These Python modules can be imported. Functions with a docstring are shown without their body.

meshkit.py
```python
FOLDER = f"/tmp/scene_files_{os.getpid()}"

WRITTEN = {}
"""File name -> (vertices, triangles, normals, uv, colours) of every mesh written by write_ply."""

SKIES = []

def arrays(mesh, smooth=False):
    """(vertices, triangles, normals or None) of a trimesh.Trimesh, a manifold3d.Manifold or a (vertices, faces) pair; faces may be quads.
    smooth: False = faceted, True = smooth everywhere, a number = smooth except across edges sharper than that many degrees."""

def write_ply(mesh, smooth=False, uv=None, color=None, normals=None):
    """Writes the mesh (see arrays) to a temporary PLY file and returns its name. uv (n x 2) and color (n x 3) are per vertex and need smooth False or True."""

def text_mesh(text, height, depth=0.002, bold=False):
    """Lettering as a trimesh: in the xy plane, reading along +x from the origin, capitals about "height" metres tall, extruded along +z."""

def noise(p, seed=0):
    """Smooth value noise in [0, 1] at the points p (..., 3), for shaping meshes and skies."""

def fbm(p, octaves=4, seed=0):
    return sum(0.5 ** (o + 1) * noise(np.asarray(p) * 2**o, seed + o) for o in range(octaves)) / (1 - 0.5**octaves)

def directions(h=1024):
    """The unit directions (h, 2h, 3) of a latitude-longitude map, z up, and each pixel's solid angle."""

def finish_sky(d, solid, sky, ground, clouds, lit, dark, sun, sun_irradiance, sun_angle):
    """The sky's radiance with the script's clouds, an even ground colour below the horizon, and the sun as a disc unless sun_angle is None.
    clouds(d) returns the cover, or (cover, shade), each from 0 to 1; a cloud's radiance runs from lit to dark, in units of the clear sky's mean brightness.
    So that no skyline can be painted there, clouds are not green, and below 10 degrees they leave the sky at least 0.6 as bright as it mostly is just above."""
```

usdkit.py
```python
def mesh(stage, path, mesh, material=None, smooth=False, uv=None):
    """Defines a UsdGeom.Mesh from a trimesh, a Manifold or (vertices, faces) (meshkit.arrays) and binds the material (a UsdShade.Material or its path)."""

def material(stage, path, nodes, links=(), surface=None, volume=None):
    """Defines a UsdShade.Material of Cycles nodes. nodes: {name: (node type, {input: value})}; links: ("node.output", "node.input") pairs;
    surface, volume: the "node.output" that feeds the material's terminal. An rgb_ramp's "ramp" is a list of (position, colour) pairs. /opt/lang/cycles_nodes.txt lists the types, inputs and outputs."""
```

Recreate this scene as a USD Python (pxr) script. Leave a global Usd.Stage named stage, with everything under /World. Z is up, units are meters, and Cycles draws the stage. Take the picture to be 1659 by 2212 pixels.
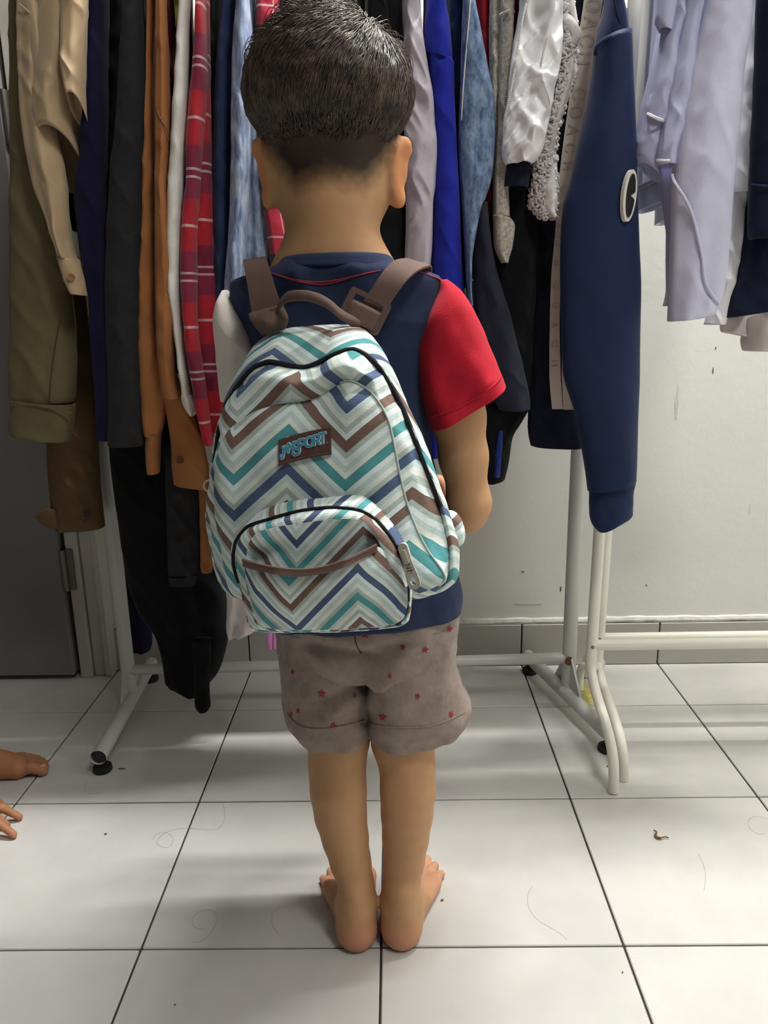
import math, numpy as np, trimesh, usdkit, meshkit, manifold3d as m3
from pxr import Usd, UsdGeom, UsdLux, Gf, Sdf, Vt, UsdShade
from scipy.interpolate import PchipInterpolator, CubicSpline
from shapely.geometry import Polygon, Point, LineString
from shapely import affinity
import shapely

stage = Usd.Stage.CreateInMemory()
UsdGeom.SetStageUpAxis(stage, UsdGeom.Tokens.z)
UsdGeom.SetStageMetersPerUnit(stage, 1.0)
UsdGeom.Xform.Define(stage, '/World'); UsdGeom.Scope.Define(stage, '/World/Looks')
rng = np.random.default_rng(7)

# ------------------------------------------------------------------ camera
W, H, FPX = 1659, 2212, 1678.66
T = 0.30                                           # floor tile, metres
CAM = np.array([0.08835, -2.66487, 2.54556]) * T
PITCH, ROLL, YAW = 0.2521385, -0.0192349, -0.0157505
cp, sp = math.cos(PITCH), math.sin(PITCH)
FWD = np.array([math.sin(YAW) * cp, math.cos(YAW) * cp, -sp])
_r = np.array([math.cos(YAW), -math.sin(YAW), 0.0]); _u = np.cross(_r, FWD)
RT = math.cos(ROLL) * _r + math.sin(ROLL) * _u
UP = -math.sin(ROLL) * _r + math.cos(ROLL) * _u
cam = UsdGeom.Camera.Define(stage, '/World/camera')
cam.AddTransformOp().Set(Gf.Matrix4d(*RT, 0, *UP, 0, *(-FWD), 0, *CAM, 1))
cam.CreateHorizontalApertureAttr(36.0); cam.CreateVerticalApertureAttr(36.0 * H / W)
cam.CreateFocalLengthAttr(36.0 * FPX / W); cam.CreateClippingRangeAttr(Gf.Vec2f(0.02, 50))
cam.CreateExposureAttr(0.0)

# ------------------------------------------------------------------ lights
def rect_light(name, pos, target, w, h, power, color):
    L = UsdLux.RectLight.Define(stage, '/World/' + name)
    z = np.array(pos, float) - np.array(target, float); z /= np.linalg.norm(z)
    x = np.cross([0, 1, 0], z); x /= np.linalg.norm(x); y = np.cross(z, x)
    L.AddTransformOp().Set(Gf.Matrix4d(*x, 0, *y, 0, *z, 0, *pos, 1))
    L.CreateWidthAttr(w); L.CreateHeightAttr(h); L.CreateIntensityAttr(power); L.CreateColorAttr(Gf.Vec3f(*color))
rect_light('tube_lamp', (0.50, 0.47, 2.52), (0.50, 0.44, 0.0), 1.1, 0.05, 400.0, (1.0, 0.99, 0.965))
rect_light('ceiling_lamp', (0.75, -0.95, 2.45), (0.1, 0.1, 0.6), 0.45, 0.45, 26.0, (1.0, 0.985, 0.96))
dome = UsdLux.DomeLight.Define(stage, '/World/ambient_sky'); dome.CreateIntensityAttr(0.02)

# ------------------------------------------------------------------ helpers: pixels to places
def ray(px, py):
    return FWD + (px - W / 2) / FPX * RT - (py - H / 2) / FPX * UP
def P(px, py, Y):
    d = ray(px, py); return CAM + d * (Y - CAM[1]) / d[1]
def PZ(px, py, z=0.0):
    d = ray(px, py); return CAM + d * (z - CAM[2]) / d[2]
def PPl(px, py, o, n):
    d = ray(px, py); return CAM + d * (np.dot(o - CAM, n) / np.dot(d, n))
def lin(c):
    c = np.asarray(c, float) / 255.0
    return np.where(c < 0.04045, c / 12.92, ((c + 0.055) / 1.055) ** 2.4)

# ------------------------------------------------------------------ helpers: prims
_used, _origin = {}, {}
def numbered(path):
    n = _used.get(path, 0); _used[path] = n + 1
    return path if n == 0 else f'{path}_{n:03d}'
def keys(p, label=None, cat=None, group=None, kind=None):
    for k, v in (('label', label), ('category', cat), ('group', group), ('kind', kind)):
        if v: p.SetCustomDataByKey(k, v)
def thing(name, label, cat, loc=(0, 0, 0), group=None, kind=None):
    path = numbered('/World/' + name)
    x = UsdGeom.Xform.Define(stage, path); x.AddTranslateOp().Set(Gf.Vec3d(*map(float, loc)))
    keys(x.GetPrim(), label, cat, group, kind); _origin[path] = np.array(loc, float)
    return path
def part(parent, name, mesh, mat, smooth=40, label=None, uv=None, tint=None, kind=None):
    v, f, _ = meshkit.arrays(mesh)
    top = '/'.join(parent.split('/')[:3])
    path = numbered(parent + '/' + name)
    if uv is not None or tint is not None: smooth = True
    m = usdkit.mesh(stage, path, (v - _origin.get(top, 0), f), mat, smooth, uv)
    if tint is not None:
        UsdGeom.PrimvarsAPI(m).CreatePrimvar('tint', Sdf.ValueTypeNames.Color3fArray, 'vertex').Set(Vt.Vec3fArray.FromNumpy(np.asarray(tint, np.float32)))
    keys(m.GetPrim(), label, None, None, kind)
    return path
def solo(name, mesh, mat, label, cat, smooth=40, group=None, kind=None, uv=None):
    path = numbered('/World/' + name)
    v, f, _ = meshkit.arrays(mesh)
    o = np.array([v[:, 0].mean(), v[:, 1].mean(), v[:, 2].min()])
    m = usdkit.mesh(stage, path, (v - o, f), mat, smooth if uv is None else True, uv)
    UsdGeom.Xformable(m).AddTranslateOp().Set(Gf.Vec3d(*map(float, o)))
    keys(m.GetPrim(), label, cat, group, kind)
    return path
def structure(name, mesh, mat, smooth=False):
    path = numbered('/World/' + name)
    if mesh is None:
        p = UsdGeom.Xform.Define(stage, path).GetPrim()
    else:
        p = usdkit.mesh(stage, path, mesh, mat, smooth).GetPrim()
    p.SetCustomDataByKey('kind', 'structure')
    return path
cat = trimesh.util.concatenate
def box(x0, x1, y0, y1, z0, z1):
    b = trimesh.creation.box((x1 - x0, y1 - y0, z1 - z0)); b.apply_translation(((x0 + x1) / 2, (y0 + y1) / 2, (z0 + z1) / 2)); return b
def cbox(x0, x1, y0, y1, z0, z1, c=0.002):
    pts = []
    for dx, dy, dz in ((c, c, 0), (c, 0, c), (0, c, c)):
        for X in (x0 + dx, x1 - dx):
            for Y in (y0 + dy, y1 - dy):
                for Z in (z0 + dz, z1 - dz): pts.append((X, Y, Z))
    return trimesh.convex.convex_hull(np.array(pts))
def tube(path, r, seg=12, closed=False, cap=True):
    p = np.asarray(path, float); n = len(p)
    r = np.broadcast_to(np.asarray(r, float), (n,))
    t = np.gradient(p, axis=0) if not closed else np.roll(p, -1, 0) - np.roll(p, 1, 0)
    t /= np.linalg.norm(t, axis=1, keepdims=True)
    u = np.cross(t[0], [0, 0, 1.0]) if abs(t[0][2]) < 0.9 else np.cross(t[0], [1.0, 0, 0])
    u /= np.linalg.norm(u); V = []
    a = np.linspace(0, 2 * np.pi, seg, endpoint=False)
    for i in range(n):
        u = u - t[i] * np.dot(u, t[i]); u /= np.linalg.norm(u); w = np.cross(t[i], u)
        V.append(p[i] + r[i] * (np.cos(a)[:, None] * u + np.sin(a)[:, None] * w))
    V = np.vstack(V); F = []
    for i in range(n if closed else n - 1):
        j = (i + 1) % n
        for k in range(seg):
            l = (k + 1) % seg; F += [(i * seg + k, i * seg + l, j * seg + l), (i * seg + k, j * seg + l, j * seg + k)]
    if not closed and cap:
        V = np.vstack([V, p[0], p[-1]]); a0, a1 = len(V) - 2, len(V) - 1
        for k in range(seg):
            l = (k + 1) % seg; F += [(a0, l, k), (a1, (n - 1) * seg + k, (n - 1) * seg + l)]
    return trimesh.Trimesh(V, np.array(F), process=False)
def curve(pts, n=24):
    p = np.asarray(pts, float)
    s = np.r_[0, np.cumsum(np.linalg.norm(np.diff(p, axis=0), axis=1))]
    return CubicSpline(s, p)(np.linspace(0, s[-1], n)) if len(p) > 2 else np.linspace(p[0], p[-1], n)
def disc(c, n, r, h, seg=20):
    n = np.asarray(n, float) / np.linalg.norm(n); m = trimesh.creation.cylinder(r, h, sections=seg)
    m.apply_transform(trimesh.geometry.align_vectors([0, 0, 1], n)); m.apply_translation(c); return m

# ------------------------------------------------------------------ helpers: materials
def mat(name, nodes, links, surface='p.BSDF'):
    return usdkit.material(stage, '/World/Looks/' + name, nodes, links, surface=surface)
def plain(name, rgb, rough=0.5, metal=0.0, var=0.0, scale=12, bump=0.0, bscale=200, bdist=0.001, **kw):
    base = lin(rgb); nodes = {'p': ('principled_bsdf', {'base_color': base, 'roughness': rough, 'metallic': metal, **kw}), 't': ('texture_coordinate', {})}
    links = []
    if var:
        nodes['n'] = ('noise_texture', {'scale': scale, 'detail': 4.0}); nodes['r'] = ('rgb_ramp', {'ramp': [(0.3, base * (1 - var)), (0.7, np.minimum(base * (1 + var), 1))]})
        links += [('t.object', 'n.vector'), ('n.fac', 'r.fac'), ('r.color', 'p.base_color')]
    if bump:
        nodes['bn'] = ('noise_texture', {'scale': bscale, 'detail': 3.0}); nodes['b'] = ('bump', {'strength': bump, 'distance': bdist})
        links += [('t.object', 'bn.vector'), ('bn.fac', 'b.height'), ('b.normal', 'p.normal')]
    return mat(name, nodes, links)
def fabric(name, rgb, rough=0.85, var=0.12, scale=30, stretch=(1, 1, 1), weave=900, bump=0.35, sheen=0.05, rgb2=None, spec=0.2):
    """cloth: a fine weave bump and a mottled tone"""
    base = lin(rgb); b2 = base * (1 + var) if rgb2 is None else lin(rgb2); b1 = base * (1 - var) if rgb2 is None else base
    nodes = {'p': ('principled_bsdf', {'roughness': rough, 'sheen_weight': sheen, 'sheen_roughness': 0.5, 'specular_ior_level': spec}),
             't': ('texture_coordinate', {}), 'm': ('mapping', {'scale': stretch}), 'n': ('noise_texture', {'scale': scale, 'detail': 6.0, 'roughness': 0.65}),
             'r': ('rgb_ramp', {'ramp': [(0.36, b1), (0.64, np.minimum(b2, 1))]}),
             'w': ('noise_texture', {'scale': weave, 'detail': 2.0}), 'b': ('bump', {'strength': bump, 'distance': 0.0008})}
    return mat(name, nodes, [('t.object', 'm.vector'), ('m.vector', 'n.vector'), ('n.fac', 'r.fac'), ('r.color', 'p.base_color'), ('t.object', 'w.vector'), ('w.fac', 'b.height'), ('b.normal', 'p.normal')])

# ------------------------------------------------------------------ room
YW = 0.792                                            # face of the back wall
XL, XR, YB, ZC = -1.75, 1.75, -2.3, 2.65
M_wall = plain('wall_paint', (220, 219, 213), 0.75, var=0.03, scale=3, bump=0.14, bscale=60, bdist=0.003)
M_ceil = plain('ceiling_paint', (214, 214, 212), 0.8)
M_dark = plain('dark_wardrobe_wall', (82, 82, 82), 0.7)
M_grout = plain('grout', (58, 52, 46), 0.9, var=0.2, scale=20)
def tile_mat(name, rgb):
    base = lin(rgb)
    nodes = {'p': ('principled_bsdf', {'roughness': 0.33, 'specular_ior_level': 0.35}), 't': ('texture_coordinate', {}), 'n': ('noise_texture', {'scale': 9.0, 'detail': 6.0}),
             'r': ('rgb_ramp', {'ramp': [(0.3, base * 0.93), (0.7, base * 1.03)]}), 'n2': ('noise_texture', {'scale': 420.0, 'detail': 3.0}),
             'b': ('bump', {'strength': 0.12, 'distance': 0.0006}), 'rr': ('map_range', {'from_min': 0.3, 'from_max': 0.7, 'to_min': 0.28, 'to_max': 0.42})}
    return mat(name, nodes, [('t.object', 'n.vector'), ('n.fac', 'r.fac'), ('r.color', 'p.base_color'), ('n.fac', 'rr.value'), ('rr.result', 'p.roughness'), ('t.object', 'n2.vector'), ('n2.fac', 'b.height'), ('b.normal', 'p.normal')])
M_tiles = [tile_mat('floor_tile_%s' % 'abc'[k], c) for k, c in enumerate(((200, 198, 193), (204, 202, 197), (197, 195, 190)))]
M_skirt = plain('skirting_tile', (168, 165, 157), 0.45, var=0.05, scale=8)
M_mortar = plain('mortar', (205, 203, 195), 0.85, var=0.08, scale=40, bump=0.6, bscale=120, bdist=0.003)

fl = structure('floor', box(XL, XR, YB, YW + 0.02, -0.06, -0.0035), M_grout)
i0, i1, j0, j1 = -6, 6, -8, 3
for i in range(i0, i1):
    for j in range(j0, j1):
        x0, x1, y0, y1 = i * T, (i + 1) * T, j * T, min((j + 1) * T, YW - 0.004)
        if x1 < XL or x0 > XR or y1 < YB: continue
        g = 0.0014; dz = rng.uniform(-0.0003, 0.0)
        part(fl, 'tile', cbox(max(x0, XL) + g, min(x1, XR) - g, max(y0, YB) + g, y1 - g, -0.008, dz, 0.0012), M_tiles[(i * 7 + j * 3) % 3], smooth=False)
structure('wall_back', box(XL - 0.1, XR + 0.1, YW, YW + 0.1, -0.05, ZC), M_wall)
structure('wall_left', box(XL - 0.1, XL, YB, YW, -0.05, ZC), M_dark)
structure('wall_right', box(XR, XR + 0.1, YB, YW, -0.05, ZC), M_wall)
structure('wall_front', box(XL - 0.1, XR + 0.1, YB - 0.1, YB, -0.05, ZC), M_dark)
structure('ceiling', box(XL - 0.1, XR + 0.1, YB - 0.1, YW + 0.1, ZC, ZC + 0.1), M_ceil)
# skirting tiles along the back wall
sk = structure('baseboard_back', box(-0.60, XR, YW - 0.004, YW + 0.01, 0.0, 0.098), M_grout)
for k in range(-2, 6):
    a, b = P(1125, 1390, YW)[0] + (k - 1) * T, P(1125, 1390, YW)[0] + k * T
    part(sk, 'tile', cbox(max(a, -0.6) + 0.0015, min(b, XR) - 0.0015, YW - 0.009, YW, 0.001, 0.097, 0.0012), M_skirt, smooth=False)
n = 160; xs = np.linspace(-0.6, XR, n); zz = 0.099 + 0.004 * (meshkit.fbm(np.c_[xs * 14, xs * 0, xs * 0], 3) - 0.5)
structure('trim_1', tube(np.c_[xs, np.full(n, YW + 0.001), zz + 0.004], 0.0065 + 0.003 * meshkit.noise(np.c_[xs * 40, xs * 0, xs * 0], 5), 8), M_mortar, 40)

# ------------------------------------------------------------------ door at the left of the back wall
M_door = plain('door_paint', (124, 122, 119), 0.6, var=0.04, scale=6, bump=0.1, bscale=80)
M_jamb = plain('door_frame_paint', (186, 182, 172), 0.6, var=0.06, scale=14)
M_hinge = plain('hinge_metal', (120, 116, 108), 0.45, 0.8)
d1 = structure('door_1', None, None)
part(d1, 'door_leaf', cbox(-1.50, -0.676, YW - 0.055, YW - 0.018, 0.012, 2.05, 0.003), M_door, False)
part(d1, 'door_frame', cat([cbox(-0.668, -0.642, YW - 0.042, YW, 0, 2.1, 0.002), cbox(-0.642, -0.60, YW - 0.034, YW, 0, 2.1, 0.004), cbox(-0.615, -0.598, YW - 0.04, YW, 0, 2.1, 0.003)]), M_jamb, False)
for z in (0.25, 0.62, 1.12):
    part(d1, 'hinge', cat([trimesh.creation.cylinder(0.006, 0.09, sections=12, transform=trimesh.transformations.translation_matrix((-0.671, YW - 0.05, z))),
                           box(-0.676, -0.652, YW - 0.046, YW - 0.040, z - 0.045, z + 0.045)]), M_hinge)

# ------------------------------------------------------------------ lofts: hanging cloth
def loft(C, A, B, nal=40, seg=36, sup=2.2, fold=(0, 5), noise=(0, 8), seed=0, hem=0.03, slant=0.0, cap=True, s=None, twist=0.0, crease=None):
    """sections centre C, half-width vector A, half-depth vector B (n x 3 each); returns (mesh, uv)"""
    C, A, B = (np.asarray(x, float) for x in (C, A, B))
    if s is None: s = np.r_[0, np.cumsum(np.maximum(np.linalg.norm(np.diff(C, axis=0), axis=1), 1e-4))]
    q = np.linspace(s[0], s[-1], nal)
    Ci, Ai, Bi = (PchipInterpolator(s, x)(q) for x in (C, A, B))
    th = np.linspace(np.pi / 2, 2.5 * np.pi, seg + 1)
    cx = np.sign(np.cos(th)) * np.abs(np.cos(th)) ** (2 / sup); sy = np.sign(np.sin(th)) * np.abs(np.sin(th)) ** (2 / sup)
    rs = np.random.default_rng(seed + 11); tt = np.linspace(0, 1, nal)[:, None]
    f = np.ones((nal, seg + 1))
    if fold[0]:
        ph = rs.uniform(0, 6.28, 3)
        w = np.sin(fold[1] * th + ph[0] + twist * tt + 0.8 * np.sin(3 * tt + ph[1])) + 0.5 * np.sin((fold[1] * 1.7) * th + ph[2] - 1.5 * tt)
        f = 1 + fold[0] * w * np.abs(np.sin(th)) ** 0.7 * (0.35 + 0.65 * tt)
    V = Ci[:, None] + Ai[:, None] * cx[None, :, None] + Bi[:, None] * (sy * 1.0)[None, :, None] * f[:, :, None]
    if slant: V[..., 2] += (slant * sy)[None, :] * np.clip((tt - 0.6) / 0.4, 0, 1)
    if noise[0]:
        nn = meshkit.fbm(np.stack([V[..., 0] * noise[1], V[..., 1] * noise[1], V[..., 2] * noise[1] * 0.5], -1) + seed * 3.1, 3) - 0.5
        amp = noise[0] * (1 - 0.5 * np.abs(np.cos(th)))[None, :]
        bn = Bi / np.maximum(np.linalg.norm(Bi, axis=1, keepdims=True), 1e-9)
        V += bn[:, None] * (nn * amp * np.sign(np.sin(th))[None, :])[..., None] + (Ai[:, None] / np.maximum(np.linalg.norm(Ai, axis=1), 1e-9)[:, None, None]) * (nn * 0.5 * amp * np.sign(cx)[None, :] * np.abs(cx)[None, :])[..., None]
    if crease:
        fq = crease[1]; rd = 0
        for kk, (sg, wt) in enumerate(((0.7, 1.0), (-0.8, 0.8))):
            nz = meshkit.fbm(np.stack([V[..., 0] * fq + sg * V[..., 2] * fq * 0.8, V[..., 1] * fq * 0.5, V[..., 2] * fq * 0.35 + kk * 7], -1) + seed * 1.7, 2); rd = rd + wt * (1 - np.clip(np.abs(2 * nz - 1) * 3.2, 0, 1)) ** 1.5
        bn2 = Bi / np.maximum(np.linalg.norm(Bi, axis=1, keepdims=True), 1e-9)
        V += bn2[:, None] * ((rd - 0.35) * crease[0] * np.sign(np.sin(th))[None, :] * np.abs(np.sin(th))[None, :] ** 0.5)[..., None]
    per = 2 * np.pi * np.sqrt(0.5 * (np.linalg.norm(Ai, axis=1).mean() ** 2 + np.linalg.norm(Bi, axis=1).mean() ** 2))
    U = np.broadcast_to(th / (2 * np.pi) * per, (nal, seg + 1))
    ln = np.r_[0, np.cumsum(np.linalg.norm(np.diff(Ci, axis=0), axis=1))]
    Vv = np.broadcast_to((ln[-1] - ln)[:, None], (nal, seg + 1))
    rows, us, vs = [V[i] for i in range(nal)], [U[i] for i in range(nal)], [Vv[i] for i in range(nal)]
    d = (Ci[-1] - Ci[-4]); d /= max(np.linalg.norm(d), 1e-9)
    if hem:
        c = V[-1].mean(0)
        for k, (g, up) in enumerate(((0.93, -0.001), (0.86, 0.004), (0.80, hem))):
            rows.append(c + (V[-1] - c) * g - d * up); us.append(U[-1]); vs.append(Vv[-1] * 0 - 0.002 * k)
    n = len(rows); m = seg + 1
    VV = np.vstack(rows); UV = np.c_[np.concatenate(us), np.concatenate(vs)]
    i, k = np.meshgrid(np.arange(n - 1), np.arange(seg), indexing='ij'); a = (i * m + k).ravel()
    F = np.vstack([np.c_[a, a + m, a + m + 1], np.c_[a, a + m + 1, a + 1]])
    ex = []
    if cap:
        VV = np.vstack([VV, V[0].mean(0)]); UV = np.vstack([UV, UV[0]]); ex += [(len(VV) - 1, k, k + 1) for k in range(seg)]
    if hem and True:
        VV = np.vstack([VV, rows[-1].mean(0)]); UV = np.vstack([UV, UV[-2]]); b = (n - 1) * m; ex += [(len(VV) - 1, b + k + 1, b + k) for k in range(seg)]
    F = np.vstack([F, np.array(ex, int)]) if ex else F
    F = F[:, ::-1]
    # theta runs so that sin = +1 is towards +B; orient outward
    mesh = trimesh.Trimesh(VV, F, process=False)
    if mesh.volume < 0: mesh = trimesh.Trimesh(VV, F[:, ::-1], process=False)
    return mesh, UV
def rows_loft(rows, Y, D, **k):
    """rows of (y, x left, x right [, dy of right end]) in the photograph, hung at depth Y with half depth D"""
    C, A, B, s = [], [], [], []
    for i, r in enumerate(rows):
        y, xl, xr = r[:3]; yr = y + (r[3] if len(r) > 3 else 0)
        Yi = Y(y) if callable(Y) else Y
        L, R = P(xl, y, Yi), P(xr, yr, Yi)
        a = (R - L) / 2; a[1] = 0
        C.append((L + R) / 2); A.append(a); B.append((0, D(y) if callable(D) else D, 0)); s.append(y)
    return loft(C, A, B, s=np.array(s, float), **k)
def slab_x(px, yc=0.625, hd=0.128, **k): return P(px, 300, 0.42)[0]
pending = []
def hang_all(x0, x1, avoid=()):
    """the garments' bodies behind the sleeves, each as wide as its room on the rail"""
    L = sorted(((slab_x(b[1], **{k: v for k, v in b[4].items() if k in ('yc', 'hd')}), t, b, sd) for t, b, sd in pending), key=lambda q: q[0]); xs_ = [q[0] for q in L]
    for i, (x, t, b, sd) in enumerate(L):
        lo = (xs_[i - 1] + x) / 2 if i else x - b[2] / 2; hi = (xs_[i + 1] + x) / 2 if i + 1 < len(L) else x + b[2] / 2
        lo, hi = max(lo, x - 0.045), min(hi, x + 0.045)
        for a in avoid:
            if lo < a + 0.016 and hi > a - 0.016:
                if a < x: lo = a + 0.016
                else: hi = a - 0.016
        g = (hi - lo) * 0.94
        me, uv = slab((lo + hi) / 2, max(g, 0.006), b[3], seed=sd, **b[4]); part(t, 'body', me, b[0], uv=uv)
    pending.clear()
def slab(x, w, z0, top=1.372, yc=0.625, hd=0.128, seed=0, noise=(0.004, 7), bot=0.95):
    zs = [top, top - 0.017, top - 0.042, top - 0.10, top - 0.22, (top - 0.22 + z0) / 2, z0]; ds = [0.03, 0.05, 0.09, 0.8 * hd, hd, hd, hd * 0.97]; ws = np.minimum([0.006, 0.012, 0.02, 0.8 * w / 2, w / 2, w / 2, w / 2 * bot], w / 2)
    return loft([(x, yc, z) for z in zs], [(a, 0, 0) for a in ws], [(0, d, 0) for d in ds], nal=30, seg=28, sup=2.6, noise=noise, seed=seed, fold=(0.03, 7))
def uvmat(name, nodes, links): return mat(name, nodes, links)
def garment(name, label, category, pieces, body=None, group=None):
    """pieces: (part name, material, rows, Y, D, options); body: (material, px, width, lowest z)"""
    first = pieces[0]
    o = P((first[2][-1][1] + first[2][-1][2]) / 2, first[2][-1][0], 0.45)
    t = thing(name, label, category, (o[0], 0.5, o[2]), group)
    sd = sum(ord(c) for c in label) % 97
    for k, (pn, m, rows, Y, D, o2) in enumerate(pieces):
        o2 = dict(o2); lb = o2.pop('label', None); args = dict(nal=90, seg=56, fold=(0.16, 3), noise=(0.013, 15), crease=(0.0045, 22), seed=sd + 5 * k); args.update(o2)
        if 'slant' not in o2: Y, D = Y - 0.3 * D, 0.7 * D          # flat-hanging cloth, its front kept in place
        me, uv = rows_loft(rows, Y, D, **args)
        part(t, pn, me, m, uv=uv, label=lb)
    if body:
        pending.append((t, (*body[:4], dict(body[4]) if len(body) > 4 else {}), sd))
    return t
def stitch(parent, pts, m, r=0.0011, name='seam', wob=0.0):
    part(parent, name, tube(curve(pts, 40), r, 6), m)
def button(parent, c, n, r, m, name='button'):
    n = np.asarray(n, float) / np.linalg.norm(n)
    pr = np.array([(0, 0.0022), (r * 0.55, 0.0016), (r * 0.7, 0.003), (r * 0.95, 0.003), (r, 0.0015), (r, 0)])
    b = trimesh.creation.revolve(pr, sections=24); b.apply_transform(trimesh.geometry.align_vectors([0, 0, 1], n)); b.apply_translation(c)
    part(parent, name, b, m)

# ------------------------------------------------------------------ clothes racks
M_grey = plain('grey_tube_enamel', (196, 197, 192), 0.38, var=0.04, scale=10)
M_white = plain('cream_tube_enamel', (232, 230, 216), 0.35)
M_rubber = plain('black_rubber', (22, 22, 22), 0.6)
M_rust = plain('rust', (96, 62, 40), 0.9, var=0.3, scale=150)
RZ = 1.385
rk = thing('clothes_rack', 'grey steel clothes rack with thick tubes carrying the crowded long row of clothes', 'clothes rack', (-0.07, 0.58, 0))
xa, xb, yr = -0.506, 0.360, 0.60
part(rk, 'post', tube([(xa, yr, 0.045), (xa, yr, RZ)], 0.0135, 20), M_grey)
part(rk, 'post', tube([(xb, yr, 0.045), (xb, yr, RZ)], 0.0135, 20), M_grey)
part(rk, 'top_rail', tube([(xa - 0.05, yr, RZ + 0.008), (xb + 0.03, yr, RZ + 0.008)], 0.0125, 16), M_grey)
part(rk, 'lower_bar', tube([(xa, yr, P(285, 1447, yr)[2]), (xb, yr, P(1225, 1421, yr)[2])], 0.0105, 16), M_grey)
FZ = 0.034
fa = [PZ(212, 1637, FZ), PZ(327, 1432, FZ)]; fb = [PZ(1322, 1592, FZ), PZ(1132, 1398, FZ)]
for (p, q), xp in ((fa, xa), (fb, xb)):
    p = np.array(p); q = np.array(q); q = p + (q - p) / np.linalg.norm(q - p) * 0.40 if np.linalg.norm(q - p) > 0.42 else q
    q[1] = min(q[1], YW - 0.03)
    part(rk, 'foot_bar', tube([p, q], 0.0135, 20, cap=False), M_grey)
    part(rk, 'end_cap', tube([p + (q - p) * 0.012, p + (q - p) * 0.05], 0.0115, 16), M_rubber, label='black plastic plug inside the end of the foot bar')
    for e in (p + (q - p) * 0.04, q - (q - p) * 0.04):
        m = trimesh.creation.revolve(np.array([(0, 0), (0.015, 0), (0.0165, 0.003), (0.0155, 0.010), (0.006, 0.013), (0.006, 0.022), (0, 0.022)]), sections=24); m.apply_translation((e[0], e[1], 0))
        part(rk, 'foot', m, M_rubber, label='black rubber foot')
    mid = np.array([xp, yr, 0]); u = (q - p) / np.linalg.norm(q - p)
    base = p + u * np.dot(mid - p, u); base[2] = FZ
    for s in (-1, 1):
        tri = Polygon([(0, 0.006), (0.045, 0.006), (0, 0.075)]); g = trimesh.creation.extrude_polygon(tri, 0.004); 
        M4 = np.eye(4); M4[:3, 0] = u * s; M4[:3, 1] = (0, 0, 1); M4[:3, 2] = np.cross(u * s, [0, 0, 1]); M4[:3, 3] = (xp + u[0] * s * 0.011, yr + u[1] * s * 0.011, FZ + 0.004); g.apply_transform(M4)
        part(rk, 'gusset', g, M_grey, False)
part(rk, 'collar_plug', disc(P(1228, 1421, yr) + [-0.002, -0.0145, 0], (0.5, -1, 0), 0.0085, 0.004), M_rust, label='rusty hole plug at the end of the lower bar')

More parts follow.
